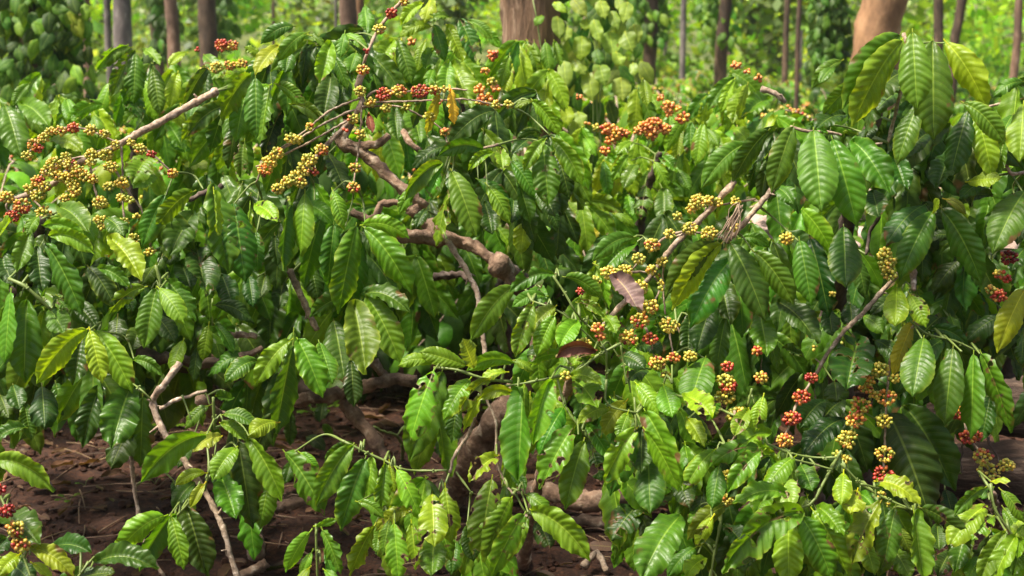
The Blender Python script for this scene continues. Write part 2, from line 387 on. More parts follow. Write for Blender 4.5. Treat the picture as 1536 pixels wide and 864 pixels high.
# ------------------------------------------------------------------ hand placed data, in coordinates of 3x enlarged tiles (row, column) of the view
# leaf: x0 y0 x1 y1 width tone layer
LEAVES = {
('K','00'): "570 205 425 325 50 m 1;590 215 465 300 60 b 1;600 230 505 440 90 d 1;612 240 600 468 95 d 1;650 225 720 300 60 b 1;690 310 720 520 75 d 1;640 260 560 500 60 d 2;800 330 760 490 70 y 1;880 345 950 420 60 m 1;1030 310 940 370 60 m 1;950 490 815 640 50 b 1;1000 540 900 610 40 b 1;25 480 95 712 130 d 0;100 470 225 580 110 d 1;460 470 300 560 60 b 1;230 640 375 690 90 m 1;680 700 590 830 130 m 2;840 240 760 300 60 y 2;920 250 980 330 70 b 2;560 420 640 540 90 d 2;760 560 830 690 80 m 2;640 480 560 560 60 b 2;860 680 760 640 60 m 3;40 480 10 560 80 d 1;900 460 850 560 60 d 2;420 520 440 620 80 b 2;300 450 330 560 70 m 2;130 380 60 480 60 b 3;220 480 160 520 60 m 3;700 800 600 850 90 p 2;830 740 930 760 80 p 3",
('M','00'): "1120 340 980 560 70 m 1;1110 400 1060 640 100 m 1;1150 350 1155 630 110 m 0;1060 560 1030 760 70 d 2;1100 640 1080 800 70 m 2;1180 250 1100 210 50 b 1",
('M','01'): "230 150 95 280 70 b 0;170 120 20 200 60 m 1;100 210 0 340 90 y 0;335 200 290 378 90 b 0;240 160 310 215 40 b 0;400 150 380 260 60 b 0;400 160 500 230 60 b 1;350 255 415 410 60 m 1;340 345 300 550 110 d 2;400 330 380 480 90 d 2;230 200 200 390 50 d 2;90 380 225 490 50 b 0;60 385 -40 480 60 b 0;60 400 20 650 80 m 0;160 470 300 550 50 b 1;320 690 400 860 110 d 3;150 230 130 330 80 m 1;450 240 420 330 80 m 2;110 500 30 720 80 d 3;270 230 210 330 50 m 2;825 425 765 605 50 Y 0;872 400 890 560 55 Y 0;1020 672 820 700 50 m 0;870 660 700 765 80 d 1;825 740 660 890 70 b 0;835 750 770 905 70 b 0;1060 690 955 765 50 b 0;1100 675 1112 775 70 y 0;882 774 990 1068 135 b 0;1000 810 1150 960 80 m 1;850 790 790 900 60 m 1;510 520 520 600 40 o 1",
('T','01'): "490 30 500 160 80 m 1;800 110 850 280 70 d 1;860 120 930 280 80 m 1;920 90 1000 300 90 d 0;960 100 1060 180 60 m 0;870 80 770 100 50 b 1;790 120 640 170 60 m 1;640 180 700 380 80 d 1;610 190 540 340 90 y 1;745 20 650 115 60 y 1;790 -10 760 100 80 y 1;865 280 848 450 95 b 0;885 290 960 500 130 y 1;800 310 770 400 60 m 1;760 190 720 330 60 y 2;790 230 760 320 80 d 2;700 480 740 650 130 d 1;620 490 640 640 90 d 2;545 490 520 610 100 m 2;1140 250 1100 400 50 b 1;1000 130 1100 220 50 b 2;600 210 600 350 60 y 2;560 230 500 360 60 b 2;1150 300 1110 440 60 y 2;960 560 900 640 60 b 2;1060 560 1000 640 70 b 2;1150 570 1110 660 60 m 2",
('M','02'): "95 455 215 612 60 b 0;148 632 50 770 60 b 0;140 655 165 930 130 m 0;190 630 320 835 80 b 0;205 600 350 860 90 b 1;0 730 110 900 80 m 1;125 600 20 625 30 d 1;110 620 0 700 80 d 2;200 680 260 900 90 d 2;95 460 10 490 40 b 0;240 640 300 720 60 m 2",
('M','12'): "20 -60 85 140 90 m 1;120 -20 195 115 100 d 1;60 100 40 280 90 y 3;150 50 210 170 60 d 2;10 20 0 140 90 d 2",
('U','02'): "1000 350 880 500 70 d 1;1000 360 940 510 60 y 1;1050 390 990 560 100 m 1;1060 380 1020 540 30 y 0;1150 450 1040 540 100 m 1;590 360 610 480 60 m 2;780 540 690 690 60 b 1;805 555 800 730 70 d 1;860 560 830 745 80 m 1;760 580 740 720 60 y 2;870 580 930 660 60 m 1;520 700 450 820 50 b 1;640 730 700 850 60 b 1;560 740 500 850 70 d 1;660 700 740 780 60 m 2;1000 580 1060 640 70 y 2;330 620 380 700 60 m 2;540 640 470 700 60 y 2;740 760 800 860 60 b 2;930 680 980 760 70 m 2;20 200 10 380 50 m 1;60 200 130 360 50 b 1;100 190 110 320 60 m 1;150 190 170 330 60 b 1;190 190 215 300 50 b 1;30 230 90 330 50 y 2",
('U','12'): "240 60 320 230 120 p 2;460 100 550 160 50 b 1;600 -30 580 120 90 d 1;680 -10 690 150 90 d 1;400 170 320 260 60 Y 2;520 20 540 110 60 m 2;350 20 430 90 60 y 2;300 150 260 260 60 m 3;720 60 700 180 70 d 2;200 210 220 330 110 d 3",
('R','02'): "1050 650 850 850 105 m 0;1152 590 990 825 80 m 0;1110 700 1060 870 60 d 1;1150 720 1120 900 70 d 1",
('R','03'): "590 162 335 490 105 b 0;600 185 375 572 85 y 0;520 260 440 625 70 d 2;575 200 460 450 60 m 2;650 148 670 492 152 b -1;740 185 745 632 195 b 0;800 190 985 490 130 y 1;600 330 460 470 130 d 2;620 410 470 520 100 d 3;672 480 580 742 112 b 0;720 600 610 725 100 d 1;880 465 1065 650 95 b 0;940 520 1010 800 100 y 1;1060 640 1030 790 70 m 1;900 500 820 805 125 d 1;1150 370 1010 440 60 b 1;1150 470 1130 732 135 y 1;330 275 195 400 60 b 4;420 380 240 530 70 m 1;345 520 210 590 100 d 2;112 572 15 870 112 b 0;205 590 240 955 185 b 0;290 630 400 1024 160 m 0;385 640 545 870 150 m 1;560 700 620 864 100 d 2;1100 520 1040 640 90 m 2;820 700 760 860 120 d 2;480 560 420 640 80 d 3;900 820 1050 800 90 y 1;1000 820 860 900 80 m 2;300 300 230 380 60 b 4;260 600 180 560 60 m 2",
('R','13'): "142 220 195 512 115 m 0;190 210 275 565 100 d 1;340 160 350 430 155 d 0;740 92 590 400 135 b 0;705 60 530 240 140 d 1;790 88 965 418 125 b 0;1155 0 1010 280 160 m 0;800 35 892 102 45 y -1;745 92 765 28 50 y -1;1000 20 850 60 60 d 1;1150 100 1120 240 80 d 1;850 210 700 222 60 d 1;915 270 740 460 110 d 2;850 240 770 280 30 b 1;580 430 572 605 115 y 0;635 460 712 612 90 y 0;650 590 560 835 75 Y 0;640 600 600 800 60 b 0;700 660 650 925 155 m -1;832 705 795 1054 125 m -1;925 732 915 1112 118 b -1;960 728 1095 1085 75 m -1;730 620 900 690 60 d 1;1155 440 1030 725 110 y 0;1090 560 880 685 110 m 2;405 670 350 905 200 d 1;50 500 222 685 130 d 1;270 520 290 650 90 d 2;0 600 40 800 70 m 1;370 510 380 610 100 d 2;480 670 590 760 90 d 3;150 740 60 700 60 d 2;470 0 500 120 110 d 2;400 300 440 480 80 d 2;560 20 640 -20 60 d 3;1060 620 1110 760 90 d 3;820 560 850 640 60 m 2;1150 640 1140 780 70 d 1;30 -20 120 60 90 m 2;600 480 460 560 70 d 3;430 560 520 640 80 m 3;1010 300 1000 420 90 d 3;1150 260 1090 360 80 d 3",
('R','12'): "940 235 720 532 90 y 0;915 232 690 470 110 b 0;990 300 800 615 155 m 0;985 235 1140 582 150 b 0;1030 210 1160 250 50 m 1;1090 270 1270 512 95 b 0;1115 540 1150 745 120 m 1;940 400 980 600 120 d 2;900 500 830 725 130 d 1;960 570 920 790 100 m 2;870 750 800 965 160 m 0;545 205 360 312 70 b 0;550 240 395 372 100 m 1;800 560 790 740 90 d 3;620 560 520 500 60 d 3;680 640 640 560 80 d 3;760 420 680 500 90 m 2",
('W','12'): "185 370 -10 450 75 m 0;240 385 410 490 50 m 0;300 500 410 565 50 b 1;92 510 15 742 95 b 0;190 520 55 672 95 y 0;190 560 110 742 95 b 0;292 588 210 702 100 b 0;150 470 0 520 60 m 1;370 738 250 785 60 b 0;0 760 100 812 50 b 0;235 740 70 782 30 b 0;270 830 400 872 80 b 0;470 390 572 545 105 x -1;370 712 195 735 45 o -1;130 430 100 520 90 m 2;350 600 300 480 70 m 2;420 560 470 640 80 b 2;160 660 80 780 90 d 2;480 740 600 800 90 d 2;560 700 680 720 80 d 3;380 820 420 900 70 m 2;620 800 520 850 90 d 3",
('L','10'): "50 452 22 772 85 b 0;120 490 108 855 155 m 0;225 530 290 642 115 m 1;240 470 312 545 60 b 1;390 620 165 862 85 y -1;372 640 330 870 115 d 0;405 625 462 862 98 y -1;430 628 598 905 115 b 0;650 430 488 548 50 b 0;702 440 652 702 120 m 0;715 435 832 597 100 b -1;750 400 872 585 100 m 1;600 760 735 822 50 m 0;210 235 372 555 115 m 0;165 250 190 452 105 d 1;130 190 80 362 90 b 0;230 195 432 275 60 b 0;200 150 385 215 60 b 0;172 110 120 195 60 b 0;270 70 400 190 120 m 2;500 215 640 405 125 y 1;400 340 522 525 105 d 0;450 345 582 435 60 m 0;530 560 520 685 110 d 2;0 240 30 400 90 d 2;560 380 640 300 70 m 2;260 470 380 600 80 m 2;10 320 60 420 80 d 2;320 500 440 620 90 d 2;640 600 590 720 90 d 2;700 560 790 680 90 d 2;180 420 130 300 80 d 2;400 700 470 800 100 d 2;0 200 60 120 80 y 2;480 120 560 200 100 m 3;340 120 430 220 90 b 2;560 450 600 540 60 m 3;250 330 300 460 80 d 2",
('M','10'): "740 15 640 255 100 m 0;870 0 700 170 60 b 0;870 100 765 295 140 m 1;962 -5 975 195 42 y -1;950 -30 1030 368 155 m 0;1050 50 1105 412 160 mh 0;885 250 925 475 150 d 1;970 510 1145 592 80 d 1;940 600 912 762 70 b 1;970 600 1052 725 60 m 1;825 670 770 812 80 y 2;890 700 870 855 60 d 1;1115 740 935 830 85 m 1;1155 760 1010 862 95 m 0;790 250 760 330 80 d 2;1000 380 1050 520 100 d 2;820 330 860 450 100 d 2;700 330 640 420 80 b 2;1120 380 1140 520 80 d 2",
('M','11'): "220 5 200 292 105 b 0;140 60 112 352 92 m 0;345 -5 402 172 75 b 0;0 60 95 140 90 y 1;230 60 355 155 80 b 1;290 120 210 430 85 m 1;350 150 322 432 105 m 0;0 180 10 365 70 m 1;85 200 95 335 65 d 2;240 310 280 485 90 d 2;450 155 370 548 105 b 0;475 200 432 525 100 m 1;480 150 690 212 55 b -1;470 180 615 362 90 d 1;490 165 702 462 100 b 0;500 455 692 545 105 m 0;500 475 652 772 135 b 0;440 510 500 822 165 b -1;350 580 402 865 165 d 1;460 465 560 420 50 m 1;470 480 240 565 50 m 1;500 500 620 705 100 d 2;715 -20 640 105 60 b 0;765 80 720 165 60 d 1;868 -10 812 245 85 b 0;1040 -30 1145 145 85 b 0;1030 50 1065 195 100 d 1;40 380 20 480 80 d 2;120 420 100 540 80 d 3",
('S','11'): "155 670 -5 870 95 b 0;190 670 300 925 130 b 0;165 690 90 1085 130 m 1;285 680 345 865 100 m 1;430 760 440 965 92 d 1;120 700 60 790 90 d 2",
('W','11'): "1155 430 965 672 85 b 1;978 788 930 658 85 p 0;945 782 735 718 75 b 0;800 772 635 785 65 b 0;1155 768 948 805 55 b 0;1125 812 1000 870 60 y 0;1040 740 1110 760 60 b 1",
('L','20'): "582 28 500 295 172 m 0;450 5 372 282 115 d 1;642 60 632 372 115 m 1;590 200 500 382 130 d 1;110 90 140 255 82 m 1;190 10 202 198 130 d 1;252 0 292 150 72 m 1;110 200 -40 275 80 m 1;0 50 40 155 80 d 2;-20 345 252 477 78 b -1;60 10 90 120 90 d 2;340 30 330 120 80 d 2",
('S','20'): "925 230 638 435 82 b -1;992 238 870 310 95 p 0;1062 290 955 438 105 b -1;922 402 788 458 52 y -1;917 455 860 555 52 y -1;1000 430 1062 615 130 m 0;1072 265 1132 650 135 d 1;1125 250 1272 522 112 b 0;1010 140 1155 195 75 m 0;1000 180 1105 262 65 b 0;940 100 830 205 65 m 1;1250 175 1118 235 90 y -1;742 595 518 778 85 b -1;782 590 628 832 82 m 0;772 600 830 835 92 b -1;842 560 925 865 150 d 1;870 450 780 565 80 d 2;1215 430 1168 660 105 m 1;860 260 800 380 70 d 2;960 330 1010 480 90 d 2;780 440 830 560 70 d 3;1040 70 960 60 60 m 2",
('P','20'): "85 770 -10 870 85 y 0;140 740 335 872 100 y 0;0 600 182 730 150 d 1;240 740 412 765 100 d 2;440 800 705 840 120 d 2;150 810 235 890 50 y 1;20 700 -30 780 100 d 2;60 820 140 900 110 d 2;360 870 520 850 90 d 2",
('W','21'): "130 308 310 595 110 m 0;200 312 285 405 45 b 0;432 280 268 545 95 b 0;440 278 308 345 40 m 1;490 340 378 658 118 m 0;522 330 500 535 80 y 1;577 360 562 565 76 b 0;602 360 622 495 60 y 1;632 385 742 612 100 yh 0;460 532 577 605 50 b -1;695 570 538 662 70 y 0;602 610 570 775 80 b 0;622 628 642 885 110 bh -1;792 498 802 735 140 yh 0;852 465 882 722 112 yh 0;700 630 722 835 70 bh 0;800 690 792 870 130 m 1;532 640 423 865 60 y 1;1062 428 1000 805 152 bh 0;1152 510 1028 805 100 b 0;1205 590 1058 870 100 b -1;1082 328 962 445 92 yh -1;800 -60 690 275 150 b -1;835 -50 690 345 130 m 0;962 -20 842 168 112 b 0;905 80 882 265 80 m 1;1045 -20 905 130 60 y 0;1152 40 1000 70 50 y 0;1005 70 930 215 40 y 0;950 640 980 800 90 m 1;560 640 540 760 70 m 2;820 620 880 800 80 b 1;900 700 880 860 90 m 2;1080 600 1000 720 80 m 2",
('Q','21'): "272 640 366 610 25 b 0;242 668 134 850 48 b 0;250 760 200 872 50 b 0;300 660 382 855 60 m 0;310 760 352 878 50 m 0;240 830 190 900 50 b 0;310 840 370 910 50 b 0",
('Z','21'): "150 130 150 275 62 d 0;300 90 290 175 60 d 0;230 240 312 300 60 d 0;780 200 852 330 90 d 0;350 240 300 180 40 m 0;160 350 130 450 60 m 0;700 200 820 240 80 d 1;860 180 920 280 70 d 1",
('W','22'): "52 20 28 425 132 m 0;167 -10 88 265 102 b -1;232 108 120 325 125 m 0;277 198 130 475 142 bh -1;322 260 240 565 122 b -1;340 190 442 345 72 b 0;350 260 402 445 100 d 1;432 110 298 182 82 b 0;512 80 398 245 92 y 0;290 -10 385 115 130 b 0;560 0 662 145 92 y 0;682 10 722 152 112 b 0;92 570 352 792 92 b -1;60 500 182 605 80 b 0;110 600 172 745 100 d 1;70 600 -30 802 80 b 0;0 400 60 480 60 m 1",
('V','22'): "557 203 408 455 92 b -1;562 208 440 505 112 m 0;602 128 765 475 112 b -1;600 210 752 485 72 b -2;522 130 480 255 72 b 0;582 200 582 405 112 d 1;612 320 622 585 150 d 1;912 298 770 485 92 b 0;782 60 902 155 120 y 0;792 160 862 285 80 y 0;592 530 448 705 142 d 1;702 500 560 625 120 d 1;752 600 575 890 192 m -1;932 370 900 562 100 m 0;1112 290 888 375 82 m 0;1132 300 968 485 92 b -1;1155 220 1008 295 82 b 0;1245 500 1000 545 100 b -1;1285 575 940 835 125 b -1;962 550 788 705 80 yh 0;902 600 830 745 70 yh -1;822 740 698 872 80 m 0;862 790 780 872 90 yh 0;1102 770 1000 835 80 d 1;880 160 940 60 80 m 1;650 140 700 280 90 m 1;740 420 800 560 100 d 1;820 420 760 520 90 d 2;1060 120 1000 240 80 yh 0;1130 60 1090 220 80 yh 0;860 480 830 640 90 d 2;960 640 1060 760 100 d 2;840 560 820 660 80 m 1;940 900 840 980 90 m 1",
('R','23'): "540 130 745 665 250 d 1;620 110 828 475 190 d 2;335 160 150 335 130 d 1;300 -10 310 80 120 d 1;1000 60 960 262 90 d 1;500 30 430 -40 100 d 2;330 80 200 230 140 d 3;800 480 830 600 80 d 3;250 80 140 200 120 d 2",
('V','23'): "120 330 -30 500 112 b 0;50 400 105 565 130 p 0;92 600 92 905 142 b -1;152 600 292 890 150 b 0;202 570 362 870 112 b 0;230 560 332 685 92 b 0;502 540 370 805 142 y 0;572 560 520 825 112 m 0;655 570 692 875 112 b -1;490 440 682 545 110 yh 0;690 560 912 745 72 m 0;402 480 370 585 112 y 0;340 400 330 545 92 y 0;150 370 200 485 110 m 1;760 640 770 755 90 m 1;250 620 420 740 90 m 1;430 700 480 860 90 b 1;580 640 640 760 60 y 1;720 700 700 860 90 d 1;300 700 340 860 100 m 1;420 500 500 600 80 b 1;0 480 -60 600 100 b 1;820 760 760 870 90 d 2;560 740 640 880 90 m 1",
('X','23'): "982 550 808 745 130 yh 0;1012 600 918 705 92 b 0;1062 670 950 890 92 b -1;1112 690 1008 905 100 b -1;1010 440 1092 472 60 y -1;972 470 838 595 50 m 0;1050 480 1155 625 70 m 0;1150 640 1120 780 60 b 0;900 640 840 850 110 m 1;1100 600 1150 700 80 y 1;850 730 890 870 90 yh 1;1160 700 1100 860 80 m 1;1010 470 960 520 40 m 1;1060 560 1130 680 70 m 1;960 780 900 880 90 m 1",
}
# wood: radius (px of the full view) kind ; points.  b bark, g gnarled, k dark, s green stem
WOOD = {
('M','00'): "5.5 b 0 980 408 880 460 740 540 640 590 520 660 430 700 340 745 220 840 60 900;1.6 b 0 530 645 440 600 380 580 290 578 200 600 130 690;1.6 b 0 430 700 320 715 240 745 180 800;1.6 b 0 545 660 552 760 548 864 560 980 562 1100;1.6 b 0 480 700 540 800 580 864 640 950 670 1060 680 1130;1.6 b 0 400 715 430 864 450 920;1.6 b 0 600 650 680 690 770 775",
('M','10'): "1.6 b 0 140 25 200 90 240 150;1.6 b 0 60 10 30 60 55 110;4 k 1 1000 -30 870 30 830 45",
('M','01'): "2.6 b 0 665 -20 650 10 560 120 500 240 475 330;5.5 b 0 490 320 460 370 478 450 460 500;4.2 b 0 478 470 420 550 320 650 220 760;1.6 b 0 470 440 330 500 220 590 80 690;1.6 b 0 500 480 400 510 250 590 60 720 0 820;1.6 b 0 410 545 200 660 0 750;1.6 b 0 475 460 470 600 455 720 440 830;1.5 b 0 500 480 640 480 720 510 830 575 860 640;1.5 b 0 500 440 540 410 700 410 860 400 950 405;1.5 b 0 480 480 560 460 720 455 860 450 950 447 1080 470 1150 480;10 g 1 475 450 410 560 395 650 500 700 590 790 680 860 760 930;7 g 1 400 640 470 660 560 640 600 610;5 g 3 660 590 700 650 740 680;2 b 0 1090 650 1000 670 900 660",
('M','11'): "10 g 1 700 70 780 150 850 200 950 230 1050 290 1120 350 1160 420;12 g 1 560 180 700 200 860 215 950 235;6 g 1 430 90 520 125 560 60 620 45 700 85;4.5 b 0 860 215 950 360 1000 470 1010 600 1030 700 1030 745;5.5 b 1 150 350 200 460 250 570 275 620;4.5 g 2 -60 630 0 645 120 690;6 k 3 800 380 900 370 960 390",
('L','10'): "3 s 0 40 390 120 430 230 530;2 s 0 300 620 400 622 440 630;2.5 s 0 700 330 720 400 715 440;9 k 2 620 720 750 750 900 770 1100 760;3 s 2 960 480 960 600;5 g 1 1030 640 1152 650;5 g 1 1080 740 1180 700",
('S','20'): "5.2 b 0 810 -95 740 0 690 80 740 220 840 360 920 480 1000 640 1040 780 1080 900;3 b 0 720 110 800 70 930 30;3.2 b 1 590 300 600 440 620 560 625 640 680 770 760 900;1.6 s 0 690 80 640 30 600 0;1.6 s 0 820 50 860 160;2 s 0 920 480 940 380 930 250;2 s 0 790 600 860 520 900 440;2.5 s 0 960 60 965 200",
('P','20'): "2 s 0 -30 430 0 500 45 600 75 690 100 760 150 900;2 s 1 400 800 350 870",
('Q','21'): "2 s 0 270 630 272 740 278 900",
('M','21'): "11 g 2 -40 50 60 95 160 80 280 60 390 40 560 -10 640 -20 720 -10;11 g 2 400 80 470 170 520 240 590 340;8 g 2 530 -100 560 -60 590 -20;9 g 3 80 560 150 540 240 520 340 490",
('R','12'): "4.8 b 0 1000 -50 960 0 880 90 780 190 730 240 660 330 590 415 480 520 415 600;1.8 b 0 1095 32 980 50 900 60 840 50;1.8 b 0 480 360 560 360 650 360;1.8 b 0 640 260 680 210 760 180 850 185 960 210;4.5 b 0 1170 -10 1120 50 1060 120 1000 190 965 225;1.5 b 0 680 320 680 420 690 550;1.5 b 0 570 460 580 560 530 650;1.5 b 0 700 560 710 640 725 740;1.5 b 0 600 610 620 660 650 770;1.5 b 0 640 380 665 430 640 490 610 510;1.5 b 1 740 600 800 740;1.5 b 1 1120 640 1120 835;1.5 b 1 590 290 540 350",
('R','13'): "3.6 b 0 600 350 520 440 430 540 340 630 260 740 215 820;2.8 b 0 700 560 600 660 550 760 540 870;5 k 1 1000 330 940 390 860 460 790 540 720 600;5 b 0 650 300 655 380 655 440;1.8 s 0 640 580 720 640 840 670 950 720;3 k 1 500 110 460 180 440 280;1.5 k 1 1030 480 1040 560",
('R','23'): "1.8 b 0 215 -50 180 10 130 90 90 200 60 250;1.8 b 0 540 -10 530 120 525 260 520 380;1.8 s 0 470 50 430 130 380 200 340 300;1.5 s 0 440 130 470 150 520 175;1.8 b 0 880 130 900 240 940 290 990 380;1.8 k 1 990 240 1030 330 1070 400;1.6 k 1 890 260 865 330 870 400",
('R','03'): "4 b 1 560 850 640 780 740 710 820 700;3 b 1 830 740 870 770 930 800;3 b 0 1060 700 1090 780 1152 775;2.5 b 1 100 570 180 590 300 600 430 650 540 640;2 b 1 990 480 1080 460 1160 440;4.5 b 2 -30 400 30 420 80 460;3 b 0 610 150 640 260 600 400 560 560 540 640",
('W','12'): "1.8 s 0 180 370 240 460 280 530 330 590 410 650;1.5 s 0 90 490 200 530 270 580;2.2 s 0 490 680 380 740 300 800 200 830 60 860 -80 880;1.5 s 0 490 690 500 760 515 860;1.5 s 0 425 720 425 860;1.5 s 0 230 540 400 700 ;1.5 s 0 720 780 720 860",
('W','11'): "2.5 s 0 1152 855 1030 840 900 800 800 790;",
('W','21'): "2 s 0 400 260 500 310 580 345 650 380 730 390 860 388;2 b 0 1040 70 1080 180 1080 320 1110 420 1155 495;2.8 b 0 1000 100 960 220 900 310 870 400;1.7 s 0 870 400 845 470;1.7 s 0 900 395 970 490;1.5 s 0 600 600 690 575",
('W','22'): "2 s 0 205 -20 240 100 300 190 330 240;1.8 s 0 10 480 50 560 80 590;1.8 s 0 0 470 30 480",
('V','22'): "1.8 s 0 425 -20 430 90 560 130;1.8 s 0 550 60 560 200;1.8 s 0 940 620 910 760 890 900;1.8 s 0 1080 20 1060 100;2 b 0 1000 120 1010 220 960 300",
('V','23'): "2 s 0 0 270 100 310 200 330 310 330;1.8 s 0 110 340 200 360 290 385;2.5 s 0 330 300 290 370 230 480 190 540 60 580;2 s 0 330 360 420 450 520 510 660 570;1.8 s 0 420 450 500 470",
('X','23'): "2.2 s 0 1000 450 1020 560 1080 650 1150 760",
}
BERRIES = {
('M','00'): "120 700 28 g;150 650 30 x;172 668 26 r;195 620 28 g;225 590 26 g;270 590 28 x;330 575 28 r;410 585 30 g;470 602 26 g;500 650 26 g;475 695 34 g;590 640 22 g;630 670 30 g;682 692 22 r;780 780 28 o;500 750 32 g;400 690 30 g;410 730 26 g;300 705 26 g;245 735 36 g;215 770 32 g;315 740 32 x;350 770 34 g;260 790 32 g;300 800 34 g;380 790 32 g;415 805 28 x;330 830 30 g;170 815 32 o;200 840 30 x;540 815 32 g;130 850 26 g;340 855 30 g",
('K','00'): "1000 205 34 r;1045 205 28 o;1090 285 26 x;1035 295 28 o;975 305 30 g;920 330 30 g;490 840 26 g;890 225 16 r",
('M','10'): "30 25 34 g;100 60 40 o;55 110 34 r;110 80 26 r;170 15 34 g;200 95 40 g;240 150 26 g;450 48 34 g;460 137 40 g;555 138 26 g;545 25 24 g;585 35 22 g;612 108 20 g;605 210 30 g;565 238 30 x;667 185 20 g;675 268 26 g;340 5 26 x;290 30 26 g",
('M','01'): "668 8 24 g;610 60 28 r;555 132 28 g;493 222 16 r;480 315 30 x;470 410 28 g;575 425 36 r;645 410 34 x;735 410 40 r;800 405 28 x;845 400 20 g;520 455 28 g;585 485 26 g;675 480 22 g;435 535 28 g;470 605 26 g;250 565 24 x;403 585 16 r;150 620 30 g;188 635 28 g;95 690 34 g;60 730 34 g;40 765 34 o;295 675 32 x;240 720 36 g;220 760 38 g;180 800 36 g;262 772 22 r;140 820 30 g;100 850 30 g;200 820 30 g;445 755 28 x;440 845 30 x;845 580 24 o;780 525 26 g;830 460 14 r;1000 465 14 g;1080 470 22 g;1135 470 24 g",
('T','01'): "700 185 18 o;1065 250 22 o;1030 320 18 o;1060 370 20 g;1005 400 22 o;1030 450 30 o;1040 520 20 o;1080 400 18 o;110 350 16 o",
('U','02'): "670 440 16 o;700 480 24 o;745 490 16 o;770 530 24 o;705 510 16 r;640 560 30 r;600 575 28 o;570 590 20 o;630 605 24 o;690 580 24 r;430 580 26 o;470 600 28 o;505 600 20 r;445 630 22 o;420 680 20 o;380 575 18 g;300 435 16 o;1010 295 18 r;1060 320 14 r;1110 350 18 r;340 555 12 o",
('R','12'): "840 45 40 g;885 40 30 g;808 75 30 g;925 55 26 g;1005 40 26 g;745 110 26 g;800 165 36 g;710 190 28 g;885 185 38 g;630 240 36 x;570 300 32 g;675 310 28 g;435 365 36 g;510 355 38 g;625 350 28 g;370 405 34 g;575 430 38 g;668 405 18 g;672 432 18 g;310 445 24 r;618 515 42 x;575 580 42 x;525 655 42 x;620 660 34 r;710 600 44 g;655 770 38 x;725 745 30 o;800 740 32 g;690 825 24 g;1000 160 24 g;960 850 40 g;970 785 30 r;1120 835 32 x;1100 715 26 r",
('W','12'): "325 685 36 g;385 610 30 o;398 650 26 o;240 830 28 g",
('R','13'): "520 290 32 g;552 310 30 g;530 330 34 g;545 370 34 g;528 270 28 g;85 210 34 g;1040 370 28 x;1075 390 24 r;1000 440 26 x;1040 465 36 r;1085 295 40 D;195 835 30 r;500 800 42 g;450 850 34 o;570 840 26 g;290 460 20 g;330 676 12 g;210 700 18 g",
('R','23'): "155 50 40 r;110 160 40 r;75 255 38 o;440 20 32 x;480 40 26 g;530 60 46 o;415 95 46 x;390 160 46 o;360 250 50 g;520 175 38 g;525 315 44 x;520 405 46 r;310 315 22 g;350 335 24 g;510 500 24 g;540 540 18 g;850 130 36 r;900 240 38 r;940 235 28 r;965 325 44 x;995 395 50 g;1075 365 36 g",
('R','22'): "970 10 40 r;960 55 44 g;1000 140 40 g;1022 120 26 g;985 270 24 g;965 415 34 g;965 520 34 g",
('P','20'): "0 475 28 D;30 570 40 D;70 650 42 x;95 720 42 x",
('M','21'): "965 170 14 r",
}
# bush: depth, base on the ground (px, depth), label, hub (px,py,depth) where its limbs gather, part label
BUSH = {
 'K': (4.7, 190, 5.1, 'coffee bush behind the long bare berry branch, soft in focus, drooping dark leaves'),
 'T': (4.5, 760, 4.9, 'bushy coffee plant with pale lime leaves in front of the vine-covered trunk'),
 'U': (4.9, 960, 5.4, 'coffee bush with orange berry strings between the vine-covered trunk and the big right bush'),
 'M': (3.55, 670, 4.6, 'old coffee bush with a gnarled trunk and long bare branches strung with yellow berries'),
 'L': (3.3, -110, 4.2, 'coffee bush at the left edge with broad green leaves hanging over shaded soil'),
 'S': (3.2, 372, 4.3, 'coffee bush with a slim bare slanting stem above the open soil'),
 'R': (3.25, 1290, 4.3, 'tall dark-leaved coffee bush on the right with big drooping glossy leaves and many berries'),
 'W': (3.1, 800, 4.3, 'low light green coffee bush with insect-eaten hanging leaves over bare red soil'),
 'V': (3.05, 1130, 4.2, 'bright lime coffee bush under the red and yellow berry strings of the dark bush'),
 'X': (3.05, 1500, 4.2, 'small yellowish coffee bush in the bottom right corner before the split log'),
 'P': (2.75, 40, 3.2, 'small coffee plant with dark red berries in the bottom left corner'),
 'Q': (2.9, 476, 3.6, 'single upright coffee shoot with tiny green buds at the bottom edge'),
 'Z': (4.9, 600, 5.2, 'low seedling with small dark leaves in the shade beneath the gnarled limbs'),
}
SUBLABEL = {'x': 'shrivelled purple-brown dead leaf', 'o': 'curled rust-red dead leaf', 'Y': 'yellowed leaf'}
def tile(t): return int(t[1]) * 384.0, int(t[0]) * 288.0
def rows(s): return [r.split() for r in s.split(';') if r.strip()]
roots = {}
for k, (D, bx, bd, lab) in BUSH.items():
    g = at(bx, 432, bd); roots[k] = empty('coffee_bush' if k not in 'QZ' else ('coffee_shoot' if k == 'Q' else 'seedling'), (g[0], g[1], 0), lab, 'coffee bush' if k not in 'QZ' else ('shoot' if k == 'Q' else 'seedling'))
